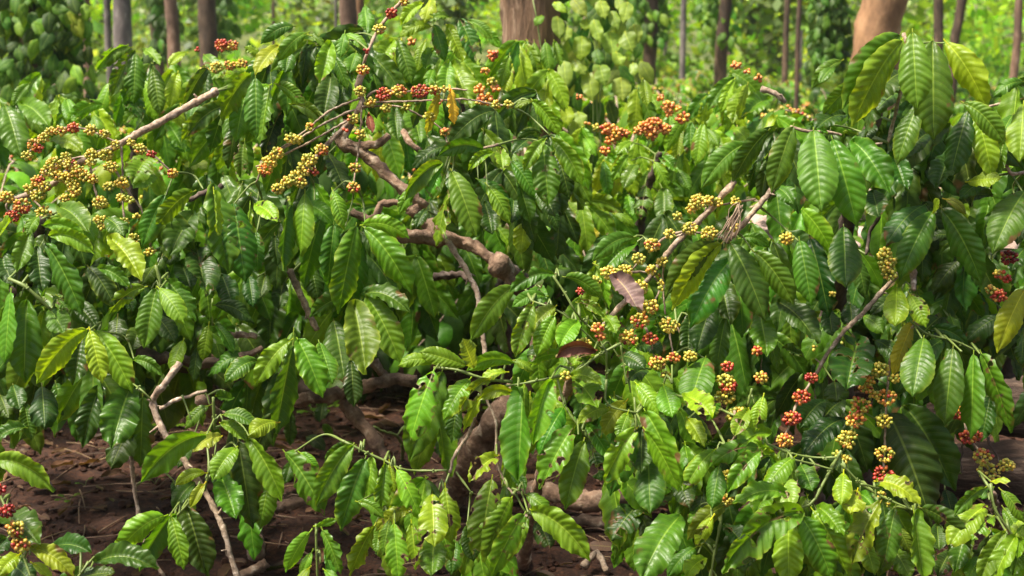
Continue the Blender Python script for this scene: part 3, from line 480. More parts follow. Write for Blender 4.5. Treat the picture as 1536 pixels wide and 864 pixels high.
# --- wood
branches = {k: [] for k in BUSH}
MATK = {'b': M_BARK, 'g': M_GNARL, 'k': M_DARKBARK, 's': M_STEM}
for (k, t), s in WOOD.items():
    ox, oy = tile(t); D0 = BUSH[k][0]
    for r in rows(s):
        rad = float(r[0]); kd = r[1]; lay = int(r[2]); c = [float(a) for a in r[3:]]
        D = D0 + 0.02 + lay * 0.22 + (0.10 if kd == 'g' else 0)
        pts = []; n = len(c) // 2
        for i in range(n):
            pts.append(at(ox + c[2 * i] / 3, oy + c[2 * i + 1] / 3, D + rng.normal(0, .012)))
        rr = [rad * D / FPX * (1.0 - 0.22 * i / max(1, n - 1)) for i in range(n)]
        b = Buf()
        if kd == 'b':
            P = tube(b, pts, rr, 8, 0.009, 0.07, 0.28 if rad > 1.9 else 0.45, wander=0.0006)
        elif kd == 's': P = tube(b, pts, rr, 6, 0.012, 0.03, 0.5)
        else: P = tube(b, pts, rr, 18, 0.012, 0.05, 0.0, wander=0.002, lump=.17)
        if kd == 'b' and rad > 2:           # leaf-scar stubs along the bare wood
            for _ in range(int(len(P) * .14)):
                i = rnd.randrange(1, len(P) - 1); d = unit(rng.normal(0, 1, 3)); ll = rnd.uniform(.008, .02) * min(1.6, rad / 3)
                tube(b, [P[i], P[i] + d * ll * .6, P[i] + d * ll], [rr[0] * .45, rr[0] * .35, rr[0] * .2], 5, .006, .1)
        if kd == 's' and rad <= 3:          # bud clusters at the nodes
            for i in range(4, len(P) - 1, 6):
                for _ in range(5):
                    d = unit(rng.normal(0, 1, 3)); q = P[i] + d * .005
                    b.add(SPH2 * .0022 * rnd.uniform(.6, 1.4) + q, SPQ2)
        o = b.obj('limb' if kd in 'gk' else 'branch', MATK[kd], roots[k])
        branches[k].append((P, o))
def limb(k, pts, r0, r1, mat=M_GNARL, name='trunk', sides=14):
    b = Buf(); P = tube(b, pts, np.linspace(r0, r1, len(pts)), sides, 0.014, .05, 0, wander=.002, lump=.16); o = b.obj(name, mat, roots[k]); branches[k].append((P, o)); return P
def gp(px, d, z=0): p = at(px, 432, d); return np.array((p[0], p[1], z))
# trunks down to the ground
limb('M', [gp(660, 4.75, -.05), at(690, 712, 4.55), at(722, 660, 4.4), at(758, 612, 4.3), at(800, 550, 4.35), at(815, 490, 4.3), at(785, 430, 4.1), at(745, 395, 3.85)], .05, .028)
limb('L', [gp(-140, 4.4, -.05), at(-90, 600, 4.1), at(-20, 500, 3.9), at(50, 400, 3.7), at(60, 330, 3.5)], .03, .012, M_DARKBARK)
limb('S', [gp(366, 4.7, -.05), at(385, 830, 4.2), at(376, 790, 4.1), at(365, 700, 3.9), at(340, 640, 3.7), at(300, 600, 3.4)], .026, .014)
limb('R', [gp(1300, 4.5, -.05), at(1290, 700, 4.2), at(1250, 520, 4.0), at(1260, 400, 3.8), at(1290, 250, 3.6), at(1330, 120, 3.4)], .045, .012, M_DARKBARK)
limb('W', [gp(786, 4.3, -.05), at(785, 840, 4.0), at(800, 760, 3.8), at(830, 640, 3.5), at(860, 560, 3.3)], .022, .008)
limb('V', [gp(1120, 4.3, -.05), at(1130, 850, 4.0), at(1150, 780, 3.7), at(1190, 740, 3.4), at(1225, 700, 3.15)], .025, .008)
limb('X', [gp(1500, 4.3, -.05), at(1510, 860, 3.9), at(1500, 800, 3.4), at(1490, 740, 3.1)], .02, .006)
limb('P', [gp(40, 3.3, -.02), at(52, 990, 2.9), at(48, 864, 2.76)], .012, .006, M_STEM, 'stem')
limb('Q', [gp(480, 3.4, -.02), at(478, 990, 3.0), at(477, 870, 2.91)], .01, .005, M_STEM, 'stem')
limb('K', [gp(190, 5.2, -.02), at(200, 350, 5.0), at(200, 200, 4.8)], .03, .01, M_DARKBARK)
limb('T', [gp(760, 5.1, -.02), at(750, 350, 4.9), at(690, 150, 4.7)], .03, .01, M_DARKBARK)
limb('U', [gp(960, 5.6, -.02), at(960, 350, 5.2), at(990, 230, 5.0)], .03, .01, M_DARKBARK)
limb('Z', [gp(600, 5.2, -.02), at(600, 660, 5.0), at(560, 640, 4.92)], .006, .004, M_STEM, 'stem')
# roots and low limbs on the open soil
limb('W', [gp(1010, 4.6, .05), at(960, 742, 4.65), at(880, 752, 4.6), at(800, 735, 4.7), at(760, 745, 4.8)], .04, .025, M_GNARL, 'surface_root')
limb('W', [at(915, 785, 4.5), at(860, 782, 4.5), at(800, 790, 4.45)], .02, .012, M_GNARL, 'surface_root')
limb('W', [gp(880, 4.0, .02), at(895, 830, 4.2), at(910, 855, 4.1)], .012, .008, M_BARK, 'surface_root')
limb('S', [at(372, 860, 4.1), at(400, 846, 4.1), at(340, 872, 4.05)], .014, .012, M_GNARL, 'surface_root')
limb('M', [at(195, 535, 4.3), at(260, 548, 4.3), at(330, 545, 4.3), at(410, 560, 4.25), at(470, 590, 4.2)], .024, .018, M_DARKBARK, 'limb')

# --- leaves
info = []      # every hand leaf: bush, px
GAPS = [(0, 668, 195, 800), (195, 700, 262, 864), (210, 640, 330, 730), (445, 600, 600, 690), (380, 690, 470, 780), (500, 760, 565, 864), (620, 410, 705, 560), (690, 640, 745, 700),
        (785, 730, 915, 864), (1405, 590, 1536, 790), (690, 380, 780, 560), (660, 440, 850, 500), (130, 20, 160, 60), (0, 780, 8, 800), (560, 590, 600, 700), (1130, 320, 1165, 360)]
WOODGAP = [(505, 185, 545, 250), (535, 235, 600, 290), (585, 265, 640, 330), (520, 310, 660, 335), (570, 340, 700, 375), (680, 350, 780, 430), (420, 400, 475, 490),
           (180, 525, 360, 560), (225, 600, 250, 660), (255, 660, 300, 720), (290, 720, 360, 864), (440, 560, 640, 620), (520, 590, 590, 690), (690, 600, 765, 700), (1220, 430, 1320, 560), (1000, 290, 1130, 400)]
def in_gap(x, y, k='K'): return any(a <= x <= c and b <= y <= d for a, b, c, d in (GAPS if k in 'KTU' else GAPS + WOODGAP))
def nearest_branch(k, p):
    best = None
    for P, o in branches[k]:
        d = np.linalg.norm(P - p, axis=1); i = int(d.argmin())
        if best is None or d[i] < best[0]: best = (d[i], P[i], o)
    return best
nleaf = {}
for (k, t), s in LEAVES.items():
    ox, oy = tile(t); D0 = BUSH[k][0]
    for r in rows(s):
        x0, y0, x1, y1, wd = (float(a) / 3 for a in r[:5]); tone = r[5][0]; hol = 'h' in r[5]; lay = int(r[6])
        x0 += ox; x1 += ox; y0 += oy; y1 += oy
        D = D0 + lay * 0.075 + rng.normal(0, .012)
        if k == 'R' and t == '03' and lay < 4: D -= 0.12
        if k == 'R' and tone == 'b': tone = 'g'
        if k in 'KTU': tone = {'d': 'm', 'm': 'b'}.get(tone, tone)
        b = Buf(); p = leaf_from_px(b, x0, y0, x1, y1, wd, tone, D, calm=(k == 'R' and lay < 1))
        nb = nearest_branch(k, p)
        par = nb[2] if nb else roots[k]
        hol = hol or (tone not in 'xoY' and rnd.random() < (.4 if k in 'WVX' else .1) and not (k == 'R' and t == '03'))
        lb = 'insect-eaten leaf with ragged holes' if 'h' in r[5] else SUBLABEL.get(tone)
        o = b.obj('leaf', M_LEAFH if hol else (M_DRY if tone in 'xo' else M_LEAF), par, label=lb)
        info.append((k, x0, y0, x1, y1, wd, tone, D, p))
# --- twigs that carry the leaves
for k in BUSH:
    nodes = []
    for q in info:
        if q[0] != k: continue
        for n in nodes:
            if np.linalg.norm(n[0] - q[8]) < 0.06: n[1].append(q[8]); break
        else: nodes.append([q[8], [q[8]]])
    for c, m in nodes:
        c = np.mean(m, axis=0); nb = nearest_branch(k, c)
        if nb is None or nb[0] < 0.012 or nb[0] > 0.13: continue
        c2 = c + FWD * .012; e = nb[1]
        midp = (c2 + e) / 2 + FWD * 0.10 * min(1, nb[0] / .15) + UPW * .02
        b = Buf(); tube(b, [c2, midp, e], [.0018, .0024, .0032], 6, .015, .04, .4)
        b.obj('twig', M_STEM, nb[2])
# --- inner foliage behind the separate leaves
REAR = {'L': [(70, 430, 4.4, 120, 60, .35, 240)], 'M': [(450, 370, 4.7, 130, 40, .35, 130)], 'R': [(1240, 420, 4.5, 170, 70, .35, 160)]}
DEEP = {'M': 1.1, 'L': 1.2, 'S': .7, 'R': 1.3, 'W': .7, 'V': 1.0, 'X': 1.1, 'K': 1.6, 'T': 1.5, 'U': 1.5, 'P': .5, 'Q': 0, 'Z': 1}
for k in BUSH:
    b = Buf(); cnt = 0
    for q in info:
        if q[0] != k: continue
        n = DEEP[k]; n = int(n) + (rnd.random() < n % 1)
        for _ in range(n):
            x = q[1] + rng.normal(0, 32); y = q[2] + max(-14, rng.normal(14, 32))
            if k == 'R' and y < 110: continue
            if k in 'KTU' and y < (90 if k == 'K' else 60): continue
            d0 = q[7] + rnd.uniform(.12, .5); Lb = rnd.uniform(78, 118) * 3.3 / q[7] * (1.0 if k not in 'WVX' else .85); m_ = rnd.choice((2, 3, 3)); tilt = rng.normal(0, .25)
            for j in range(m_):
                ang = tilt + (j - (m_ - 1) / 2) * rnd.uniform(.35, .6); Lf = Lb * rnd.uniform(.8, 1.1); x1 = x + Lf * math.sin(ang); y1 = y + Lf * math.cos(ang)
                if any(in_gap(x * (1 - f) + x1 * f, y * (1 - f) + y1 * f, k) for f in (0, .35, .7, 1)): continue
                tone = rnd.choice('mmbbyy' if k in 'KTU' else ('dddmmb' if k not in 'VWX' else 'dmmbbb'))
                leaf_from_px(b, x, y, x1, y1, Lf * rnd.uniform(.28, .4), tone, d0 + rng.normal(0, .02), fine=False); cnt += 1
    # far side of the crown, added to shade the soil beneath
    for cx, cy, cd_, rx, ry, rd, n in REAR.get(k, ()):
        for _ in range(n):
            x = rng.normal(cx, rx); y = rng.normal(cy, ry); D = rng.normal(cd_, rd)
            if D < BUSH[k][0] + .5: D = BUSH[k][0] + .5 + rnd.random() * .3
            p = at(x, y, D)
            if p[2] < .42 or p[2] > 1.08: continue
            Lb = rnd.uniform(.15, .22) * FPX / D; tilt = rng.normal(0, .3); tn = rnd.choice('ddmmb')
            for j in range(3):
                ang = tilt + (j - 1) * rnd.uniform(.35, .6); Lf = Lb * rnd.uniform(.8, 1.1)
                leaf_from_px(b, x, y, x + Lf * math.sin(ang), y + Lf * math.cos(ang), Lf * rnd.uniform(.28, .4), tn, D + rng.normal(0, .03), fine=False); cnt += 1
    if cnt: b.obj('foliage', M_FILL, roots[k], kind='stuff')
# --- berries
for (k, t), s in BERRIES.items():
    ox, oy = tile(t); D0 = BUSH[k][0]
    for r in rows(s):
        x = ox + float(r[0]) / 3; y = oy + float(r[1]) / 3; D = D0 - (0.02 if k not in 'TU' else 0.3)
        c = at(x, y, D); nb = nearest_branch(k, c)
        if nb and nb[0] < .03: c = c * .6 + nb[1] * .4
        bb = berry_cluster(c, float(r[2]) / 3 * D / FPX * (1.35 if k in 'TU' else 1.02), 'P' if k in 'TU' and r[3] in 'or' else r[3], 8.3 / 3 * (3.4 if D < 4 else (5.2 if k in 'TU' else 4.2)) / FPX)
        par = nb[2] if nb and nb[0] < .15 else roots[k]
        bb.obj('berry_cluster' if float(r[2]) > 14 else 'berry', M_BERRY, par)

# ================================================================== the setting
def soil_material():
    m, N, L, P, O = newmat('red_soil')
    geo = N.new('ShaderNodeNewGeometry'); pos = geo.outputs['Position']
    a = noise(N, L, 9, 6, pos, .65); b = noise(N, L, 60, 5, pos, .7); c = noise(N, L, 1.1, 3, pos)
    col = ramp(N, L, b, [(0.3, (0.015, 0.005, 0.002)), (0.5, (0.052, 0.018, 0.007)), (0.72, (0.13, 0.054, 0.023))])
    col = mixc(N, L, 1.0, col, ramp(N, L, a, [(0.35, (0.6, 0.55, 0.55)), (0.65, (1.3, 1.25, 1.2))]), 'MULTIPLY')
    sep = N.new('ShaderNodeSeparateXYZ'); L.new(pos, sep.inputs[0])
    far = mth(N, L, 'MULTIPLY', mth(N, L, 'SUBTRACT', sep.outputs[1], 9.0), 0.12, clamp=True)
    grn = ramp(N, L, c, [(0.35, (0.06, 0.10, 0.02)), (0.6, (0.16, 0.19, 0.04))])
    col = mixc(N, L, mth(N, L, 'MULTIPLY', far, 0.85), col, grn)
    L.new(col, P.inputs['Base Color']); P.inputs['Roughness'].default_value = 0.95
    bp = N.new('ShaderNodeBump'); bp.inputs['Distance'].default_value = 0.02; bp.inputs['Strength'].default_value = .9
    L.new(mth(N, L, 'ADD', b, a), bp.inputs['Height']); L.new(bp.outputs[0], P.inputs['Normal'])
    return m
M_SOIL = soil_material()
def wob(x, y):
    return (np.sin(x * 2.1 + y * .7) * .012 + np.sin(x * 5.3 - y * 4.1) * .008 + np.sin(x * 13 + y * 9.7) * .006 + np.sin(x * 29 - y * 31) * .004 + np.sin(x * 47 + y * 41 + 1) * .003) - .01
# one sheet, fine near the camera and coarse to the horizon
xs = np.concatenate([-np.geomspace(400, 4.2, 26), np.linspace(-4, 4, 220), np.geomspace(4.2, 400, 26)])
ys = np.concatenate([np.linspace(-30, 1.8, 8), np.linspace(2, 9, 200), np.geomspace(9.2, 300, 36)])
X, Y = np.meshgrid(xs, ys, indexing='ij'); fl = np.clip(1 - (np.abs(X) - 4) / 6, 0, 1) * np.clip(1 - (Y - 9) / 8, 0, 1)
Zg = wob(X, Y) * fl + rng.normal(0, .0035, X.shape) * fl
Zg = Zg + np.clip(Y - 45, 0, 60) * 0.10
b = Buf(); b.add(np.stack([X, Y, Zg], -1).reshape(-1, 3), grid_quads(len(xs), len(ys))[:, ::-1])
g = b.obj('ground', M_SOIL); g['kind'] = 'structure'

def hill_material():
    m, N, L, P, O = newmat('wooded_hill')
    geo = N.new('ShaderNodeNewGeometry'); pos = geo.outputs['Position']
    a = noise(N, L, .35, 6, pos, .7); col = ramp(N, L, a, [(0.3, (0.07, 0.13, 0.03)), (0.5, (0.2, 0.28, 0.07)), (0.7, (0.36, 0.42, 0.14))])
    L.new(col, P.inputs['Base Color']); P.inputs['Roughness'].default_value = 1; return m
M_HILL = hill_material()
xs = np.linspace(-260, 260, 160); ys = np.linspace(95, 300, 60); X, Y = np.meshgrid(xs, ys, indexing='ij')
Zh = (Y - 95) * .16 + np.sin(X * .03 + 1) * 5 + np.sin(X * .09 + Y * .05) * 3 + rng.normal(0, 1.0, X.shape) - 8
b = Buf(); b.add(np.stack([X, Y, Zh], -1).reshape(-1, 3), grid_quads(len(xs), len(ys))[:, ::-1]); h = b.obj('hills', M_HILL); h['kind'] = 'structure'

# ---- litter on the soil: dead leaves, twigs, crumbs
b = Buf()
for _ in range(1300):
    x = rnd.uniform(-2.6, 2.4); y = rnd.uniform(3.4, 7.5); th = rnd.random() * 6.28; L_ = rnd.choice((rnd.uniform(.015, .05), rnd.uniform(.02, .06), rnd.uniform(.05, .13)))
    B = np.array((x, y, .012 + float(wob(x, y)))); T = B + np.array((math.cos(th), math.sin(th), rnd.uniform(-.05, .15))) * L_
    C = (B + T) / 2 + UPW * L_ * rnd.uniform(-.05, .3)
    c = np.array((*(np.array((.12, .062, .035)) * rnd.uniform(.3, 1.5)), 0))
    add_leaf(b, B, C, T, L_ * rnd.uniform(.3, .5), c, N=4, rpv=2, hc=2, roll=rnd.uniform(-.5, .5), fold=rnd.uniform(0, .9), droop_edge=0, n0=UPW + .01, petiole=False)
for _ in range(900):
    x = rnd.uniform(-2.6, 2.4); y = rnd.uniform(3.4, 7.0); th = rnd.random() * 6.28; L_ = rnd.uniform(.05, .3)
    B = np.array((x, y, .008 + float(wob(x, y)))); d = np.array((math.cos(th), math.sin(th), rnd.uniform(-.02, .08)))
    tube(b, [B, B + d * L_ * .5 + rng.normal(0, .006, 3) + (0, 0, .004), B + d * L_], [.003, .0025, .0015], 5, .05, .1, 0, (*(np.array((.22, .14, .10)) * rnd.uniform(.4, 1.3)), 0))
o = b.obj('leaf_litter', M_DRY); o['kind'] = 'stuff'; o['label'] = 'dead leaves and twigs scattered on the reddish soil'
b = Buf()
for _ in range(5000):
    x = rnd.uniform(-2.6, 2.4); y = rnd.uniform(3.4, 6.5); r = abs(rng.normal(0, .007)) + .003
    V = SPH2 * r * (1 + rng.normal(0, .15, (len(SPH2), 1))) * (1, 1, .7)
    b.add(V + (x, y, float(wob(x, y)) + r * .3), SPQ2)
o = b.obj('soil_crumbs', M_SOIL, smooth=False); o['kind'] = 'stuff'

# ---- split log at the right, pale stones behind the right bush
def rock(px, py, d, rx, ry, rz, label, seed, name='stone', mat=M_ROCK, cat='stone'):
    r_ = np.random.default_rng(seed); c = at(px, py, d); V = SPH8.copy()
    n = sum(np.sin(V @ r_.normal(0, f, 3) + r_.random() * 6)[:, None] * a for f, a in ((2.5, .14), (5, .07), (10, .04)))
    V = V * (1 + n) * (rx, ry, rz); z = c[2]
    e = Buf(); e.add(V + c, SPQ8); o = e.obj(name, mat); return tag(o, label, cat)
def stub_log(p0, p1, r, label, mat, name='log'):
    e = Buf(); P = [np.array(p0) * (1 - f) + np.array(p1) * f + rng.normal(0, r * .05, 3) for f in np.linspace(0, 1, 5)]
    tube(e, P, [r * 1.05, r, r * .96, r, r * .93], 26, .02, .03, .0, cap=True, lump=.10); o = e.obj(name, mat); return tag(o, label, 'log')
stub_log((1.28, 4.7, .09), (2.3, 4.55, .10), .10, 'weathered grey-brown log lying on the soil behind the yellowish corner bush', M_LOG)
stub_log((1.40, 4.82, .28), (2.4, 4.72, .29), .10, 'split log resting on top of the weathered log at the right edge', M_LOG)
stub_log((1.05, 4.95, .86), (1.75, 4.9, .83), .035, 'pale broken branch lying across behind the dark hanging leaves of the right bush', M_ROCK, 'dead_branch')
rock(1140, 342, 4.3, .055, .05, .04, 'pale pinkish stone block behind the berry branch of the right bush', 3)
rock(1262, 372, 4.4, .06, .05, .03, 'small pale stone under the big glossy leaves of the right bush', 4)
stub_log((1.0, 4.5, .70), (1.0, 4.5, -.05), .05, 'upright stump carrying the pale stones behind the right bush', M_DARKBARK, 'stump')
# dry root tuft hanging off the berry branch
b = Buf()
for i in range(22):
    p = at(1108 + rng.normal(0, 3), 310 + rng.normal(0, 4), 3.2); q = at(1085 + rng.normal(0, 9), 358 + rng.normal(0, 5), 3.2)
    tube(b, [p, (p + q) / 2 + rng.normal(0, .006, 3), q], [.0012, .001, .0008], 4, .02, 0, 0, (.3, .22, .16, 0))
tag(b.obj('dry_root_tuft', M_DRY), 'tuft of dry thin fibres caught on the berry branch', 'fibre tuft')

# ---- small weeds on the soil
def weed(px, py, n, size, label, seed, name='weed'):
    d = min(6.2, ground_depth(py)); g = gp(px, d, 0.0); e = empty(name, tuple(g), label, 'weed')
    for i in range(n):
        th = i / n * 6.28 + rnd.random(); h = rnd.uniform(.6, 1.2) * size; c = g + np.array((math.cos(th) * size * .4, math.sin(th) * size * .4, h * .6))
        s = Buf(); tube(s, [g, (g + c) / 2 + (0, 0, h * .15), c], [.0015, .0012, .001], 5, .02); so_ = s.obj('stem', M_STEM, e)
        l = Buf(); T = c + np.array((math.cos(th), math.sin(th), .1)) * size * .6
        add_leaf(l, c, (c + T) / 2 + UPW * size * .1, T, size * .4, tone_col(rnd.choice('mb')), N=5, rpv=2, hc=2, n0=UPW + .01, petiole=False); l.obj('leaf', M_FILL, so_)
weed(85, 775, 4, .05, 'small three-leaved green weed on the dark soil at the left', 1)
weed(220, 742, 2, .04, 'tiny green sprout beside the thin dark stem on shaded soil', 2)
weed(112, 745, 2, .035, 'tiny sprout above the three-leaved weed on dark soil', 3)
weed(240, 660, 5, .09, 'low broad-leaved weed in shade behind the slanting bare stem', 4)
weed(470, 640, 6, .10, 'dark leafy weed under the gnarled horizontal limbs', 5)
weed(740, 640, 6, .10, 'dark leafy weed beside the old gnarled trunk', 6)
weed(560, 860, 3, .03, 'little sprout on open red soil at the bottom edge', 7)

# ---- coffee bushes of the rows behind
def far_bush(seed, label, group=None, loc=(0, 0), h=1.2, spread=.75, tones='mmbbd', nb=22):
    r_ = random.Random(seed); e = empty('coffee_bush', (loc[0], loc[1], 0), label, 'coffee bush', group); org = np.array((loc[0], loc[1], 0.0))
    tb = Buf(); trunkP = tube(tb, [org + (0, 0, -.03), org + (r_.uniform(-.05, .05), 0, h * .4), org + (r_.uniform(-.1, .1), 0, h * .8)], [.035, .028, .012], 7, .06); tb.obj('trunk', M_DARKBARK, e)
    lb = Buf(); bb = Buf(); bz = Buf(); nber = 0
    for i in range(nb):
        th = i * 2.4 + r_.random(); hz = h * r_.uniform(.25, .8); ln = spread * r_.uniform(.6, 1.1)
        d = np.array((math.cos(th), math.sin(th), 0)); s0 = org + (0, 0, hz)
        rise = r_.uniform(.1, .5) * ln; P = [s0, s0 + d * ln * .5 + (0, 0, rise), s0 + d * ln + (0, 0, rise - .12 * ln - .1)]
        Q = tube(bb, P, [.009, .006, .003], 5, .06)
        for j in range(2, len(Q)):
            for sgn in (-1, 1):
                if r_.random() < .12: continue
                side = np.array((-d[1], d[0], 0)) * sgn; o_ = unit(side + d * r_.uniform(.1, .8)); L_ = r_.uniform(.13, .2)
                B = Q[j]; T = B + o_ * L_ * r_.uniform(.4, .75) - UPW * L_ * r_.uniform(.45, .95); C = B + o_ * L_ * .5 + UPW * L_ * .1
                add_leaf(lb, B, C, T, L_ * .42, tone_col(r_.choice(tones)), N=6, rpv=2, hc=2, n0=unit(o_ * .8 + UPW), roll=r_.uniform(-.4, .4), petiole=False)
        for a in range(4):      # terminal whorl
            o_ = unit(d + rng.normal(0, .7, 3)); L_ = r_.uniform(.1, .18); B = Q[-1]
            add_leaf(lb, B, B + o_ * L_ * .5 + UPW * .02, B + o_ * L_ * .7 - UPW * L_ * .6, L_ * .4, tone_col(r_.choice(tones)), N=6, rpv=2, hc=2, n0=unit(o_ + UPW), petiole=False)
        if r_.random() < .4:
            for j in range(2, len(Q), 1):
                for _ in range(7):
                    bz.add(SPH2 * .0075 + Q[j] + rng.normal(0, .013, 3), SPQ2, None, np.array((*berry_col(r_.choice('ggo')), 1))); nber += 1
    bb.obj('branches', M_BARK, e); lb.obj('foliage', M_BGLEAF, e)
    if nber: bz.obj('berry_strings', M_BERRY, e)['kind'] = 'stuff'
    return e
def copy_tree(e, loc, rz, label, group=None, sc=1):
    r_ = e.copy(); COL.objects.link(r_); r_.location = (loc[0], loc[1], 0); r_.rotation_euler = (0, 0, rz); r_.scale = (sc, sc, sc); r_['label'] = label
    if group: r_['group'] = group
    for ch in e.children:
        c = ch.copy(); COL.objects.link(c); c.parent = r_
    return r_
def gx(px, d): return ((px - 768) * d / FPX, d * math.cos(PITCH))
near_bushes = [
 (60, 6.1, 1.12, 'soft-focus coffee bush at the left edge below the vine-wrapped tree', 'mbbyb'),
 (330, 6.2, 1.1, 'coffee bush in the second row behind the long bare berry branch', 'bbyym'),
 (590, 6.3, 1.05, 'coffee bush with shade-toned dark leaves behind the gnarled limbs', 'dmdm'),  # dark leaf tones put the shade of the hollow into the colour
 (800, 6.0, 1.0, 'coffee bush beneath the pale heart leaves of the vine trunk', 'dmmb'),  # leaf tones darkened too, standing in for shade in the hollow
 (1060, 6.6, 1.1, 'bright coffee bush behind the orange berry strings', 'mbbyy'),
 (1330, 6.2, 1.1, 'coffee bush hidden in shade behind the tall right bush', 'mmdb'),
 (1520, 6.4, 1.15, 'coffee bush beyond the right edge log', 'mbbd')]
protos = []
for i, (px, d, h_, lab, tn) in enumerate(near_bushes):
    protos.append(far_bush(100 + i, lab, None, gx(px, d), h_, .8, tn, 26))
extra = [(930, 7.4, 'bright coffee bush to the right of the vine-covered trunk', 4), (200, 7.6, 'coffee bush before the thin pale sapling', 1),
         (1180, 8.0, 'coffee bush before the dark slender trunks', 4), (480, 7.8, 'coffee bush before the reddish trunk pair', 1), (700, 7.8, 'coffee bush just behind the pale lime plant', 3), (20, 8.0, 'coffee bush at the foot of the vine-wrapped tree', 0), (1440, 8.2, 'coffee bush right of the thick orange trunk', 4)]
for px, d, lab, p in extra: copy_tree(protos[p], gx(px, d), rnd.random() * 6, lab)
for row, d in enumerate((9.6, 11.5, 13.5, 16, 19, 23, 28)):
    n = int(6 + d * .35)
    for i in range(n):
        x = (-.47 + (i + .5 * (row % 2) + rnd.uniform(-.2, .2)) / (n - .5) * .94) * d
        copy_tree(protos[(i * 3 + row) % len(protos)], (x, d + rnd.uniform(-.5, .5)), rnd.random() * 6, 'blurred coffee bush in the rows under the distant trees', 'coffee bushes in the distant rows', rnd.uniform(.8, 1.1))

# ---- trees
def tree(px, d, wpx, mat, label, lean=0, h=7.5, group=None, crown=None, tones='by', limbs=True, py_top=0):
    x, y = gx(px, d); r = wpx / 2 * d / FPX; e = empty('tree', (x, y, 0), label, 'tree', group); g = np.array((x, y, 0.0))
    zb = max(0, (y - 45)) * .1; g[2] = zb
    b = Buf(); top = g + np.array((lean * h, 0, h))
    J = lambda k_: np.array((rng.normal(0, r * k_) * .4, rng.normal(0, r * k_) * .4, 0))
    tube(b, [g + (0, 0, -.1), g + (lean * .5, 0, .5) + J(.2), g + (lean * 1.0, 0, 1.0) + J(.4), g + (lean * 1.6, 0, 1.6) + J(.5), g + (lean * 2.3, 0, 2.3) + J(.6), g + (lean * h * .6, 0, h * .6), top], [r * 1.3, r * 1.08, r * rnd.uniform(.98, 1.03), r * rnd.uniform(.95, 1.02), r * .95, r * .8, r * .5], 20, .08, .03, lump=.03)
    o = b.obj('trunk', mat, e)
    if limbs:
        for i in range(4):
            th = i * 1.7 + px; d_ = np.array((math.cos(th), math.sin(th), .7)); p = top - (0, 0, i * .4)
            lb = Buf(); tube(lb, [p, p + d_ * .8, p + d_ * 2.0 + (0, 0, .3)], [r * .5, r * .3, r * .12], 8, .2); lb.obj('limb', mat, e)
    if crown:
        cb = Buf(); cz, cr, n = crown
        for _ in range(n):
            v = unit(rng.normal(0, 1, 3)) * cr * rnd.random() ** .45 * (1, 1, .8); p = g + np.array((lean * cz, 0, cz)) + v
            L_ = .16; o_ = unit(rng.normal(0, 1, 3)); T = p + o_ * L_ - UPW * L_ * .5
            add_leaf(cb, p, (p + T) / 2 + UPW * .02, T, L_ * .5, tone_col(rnd.choice(tones)), N=2, rpv=1, hc=1, n0=UPW + .02, petiole=False)
        cb.obj('crown', M_BGLEAF, e)
    return e
tree(797, 6.8, 88, M_TREE_BROWN, 'thick brown trunk with pale heart-leaved vine climbing its right side')
tree(1302, 11.5, 66, M_TREE_ORANGE, 'thick orange-brown trunk rising behind the tall right bush')
tree(147, 13, 16, M_TREE_RED, 'straight slim reddish trunk right of the vine-wrapped tree')
tree(206, 16, 27, M_TREE_GREY, 'grey mottled trunk between the slim reddish trunk and a thin pale one')
tree(180, 19, 11, M_TREE_GREY, 'thin pale grey trunk just left of the mottled grey trunk')
tree(274, 15, 19, M_TREE_RED, 'dark red-brown trunk right of the mottled grey trunk')
tree(325, 18, 27, M_TREE_DARK, 'broad dark brown trunk, rightmost of the upper left trunks')
tree(252, 21, 16, M_TREE_DARK, 'dim green-brown trunk just left of the dark red-brown trunk')
tree(530, 13, 26, M_TREE_RED, 'reddish trunk behind the top of the berry branch')
tree(548, 13.6, 15, M_TREE_ORANGE, 'orange-tinted narrow trunk beside the reddish trunk')
tree(512, 24, 5, M_TREE_GREY, 'very thin pale pole trunk left of the reddish trunk')
tree(970, 17, 20, M_TREE_DARK, 'dark trunk beyond the right side of the heart-leaved vine')
tree(1075, 18, 19, M_TREE_DARK, 'dark brown trunk in bright foliage, midway to the orange trunk')
tree(1168, 24, 9, M_TREE_DARK, 'slim dim trunk left of the thin straight dark pole')
tree(1185, 16, 7, M_TREE_DARK, 'thin straight dark pole trunk in front of bright yellow foliage')
tree(1388, 18, 15, M_TREE_DARK, 'dark trunk right of the thick orange trunk')
tree(1404, 19, 14, M_TREE_DARK, 'leaning purplish trunk beside the dark trunk', lean=.06)
tree(1497, 17, 12, M_TREE_RED, 'slender reddish-brown trunk near the right edge', lean=.03)
tree(1017, 26, 9, M_TREE_GREY, 'faint thin trunk beyond the bright undergrowth')
e = tree(118, 9.5, 7, M_TREE_GREY, 'thin pale forked sapling beside the vine-wrapped tree', h=1.3, limbs=False)
x, y = gx(118, 9.5); b = Buf(); p = np.array((x, y, 1.0)); tube(b, [p, p + (.06, 0, .15), p + (.09, 0, .34)], [.013, .011, .008], 6, .05); b.obj('limb', M_TREE_GREY, e)
b = Buf()
for i in range(9):
    B = p + (rnd.uniform(-.02, .09), 0, .33); o_ = unit(rng.normal(0, 1, 3) + (0, 0, .3)); add_leaf(b, B, B + o_ * .06, B + o_ * .13, .05, tone_col('y'), N=3, rpv=2, hc=2, petiole=False)
b.obj('crown', M_BGLEAF, e)
e = tree(60, 9.2, 40, M_TREE_DARK, 'tree on the upper left wrapped in a thick coat of climbing leaves', limbs=False)

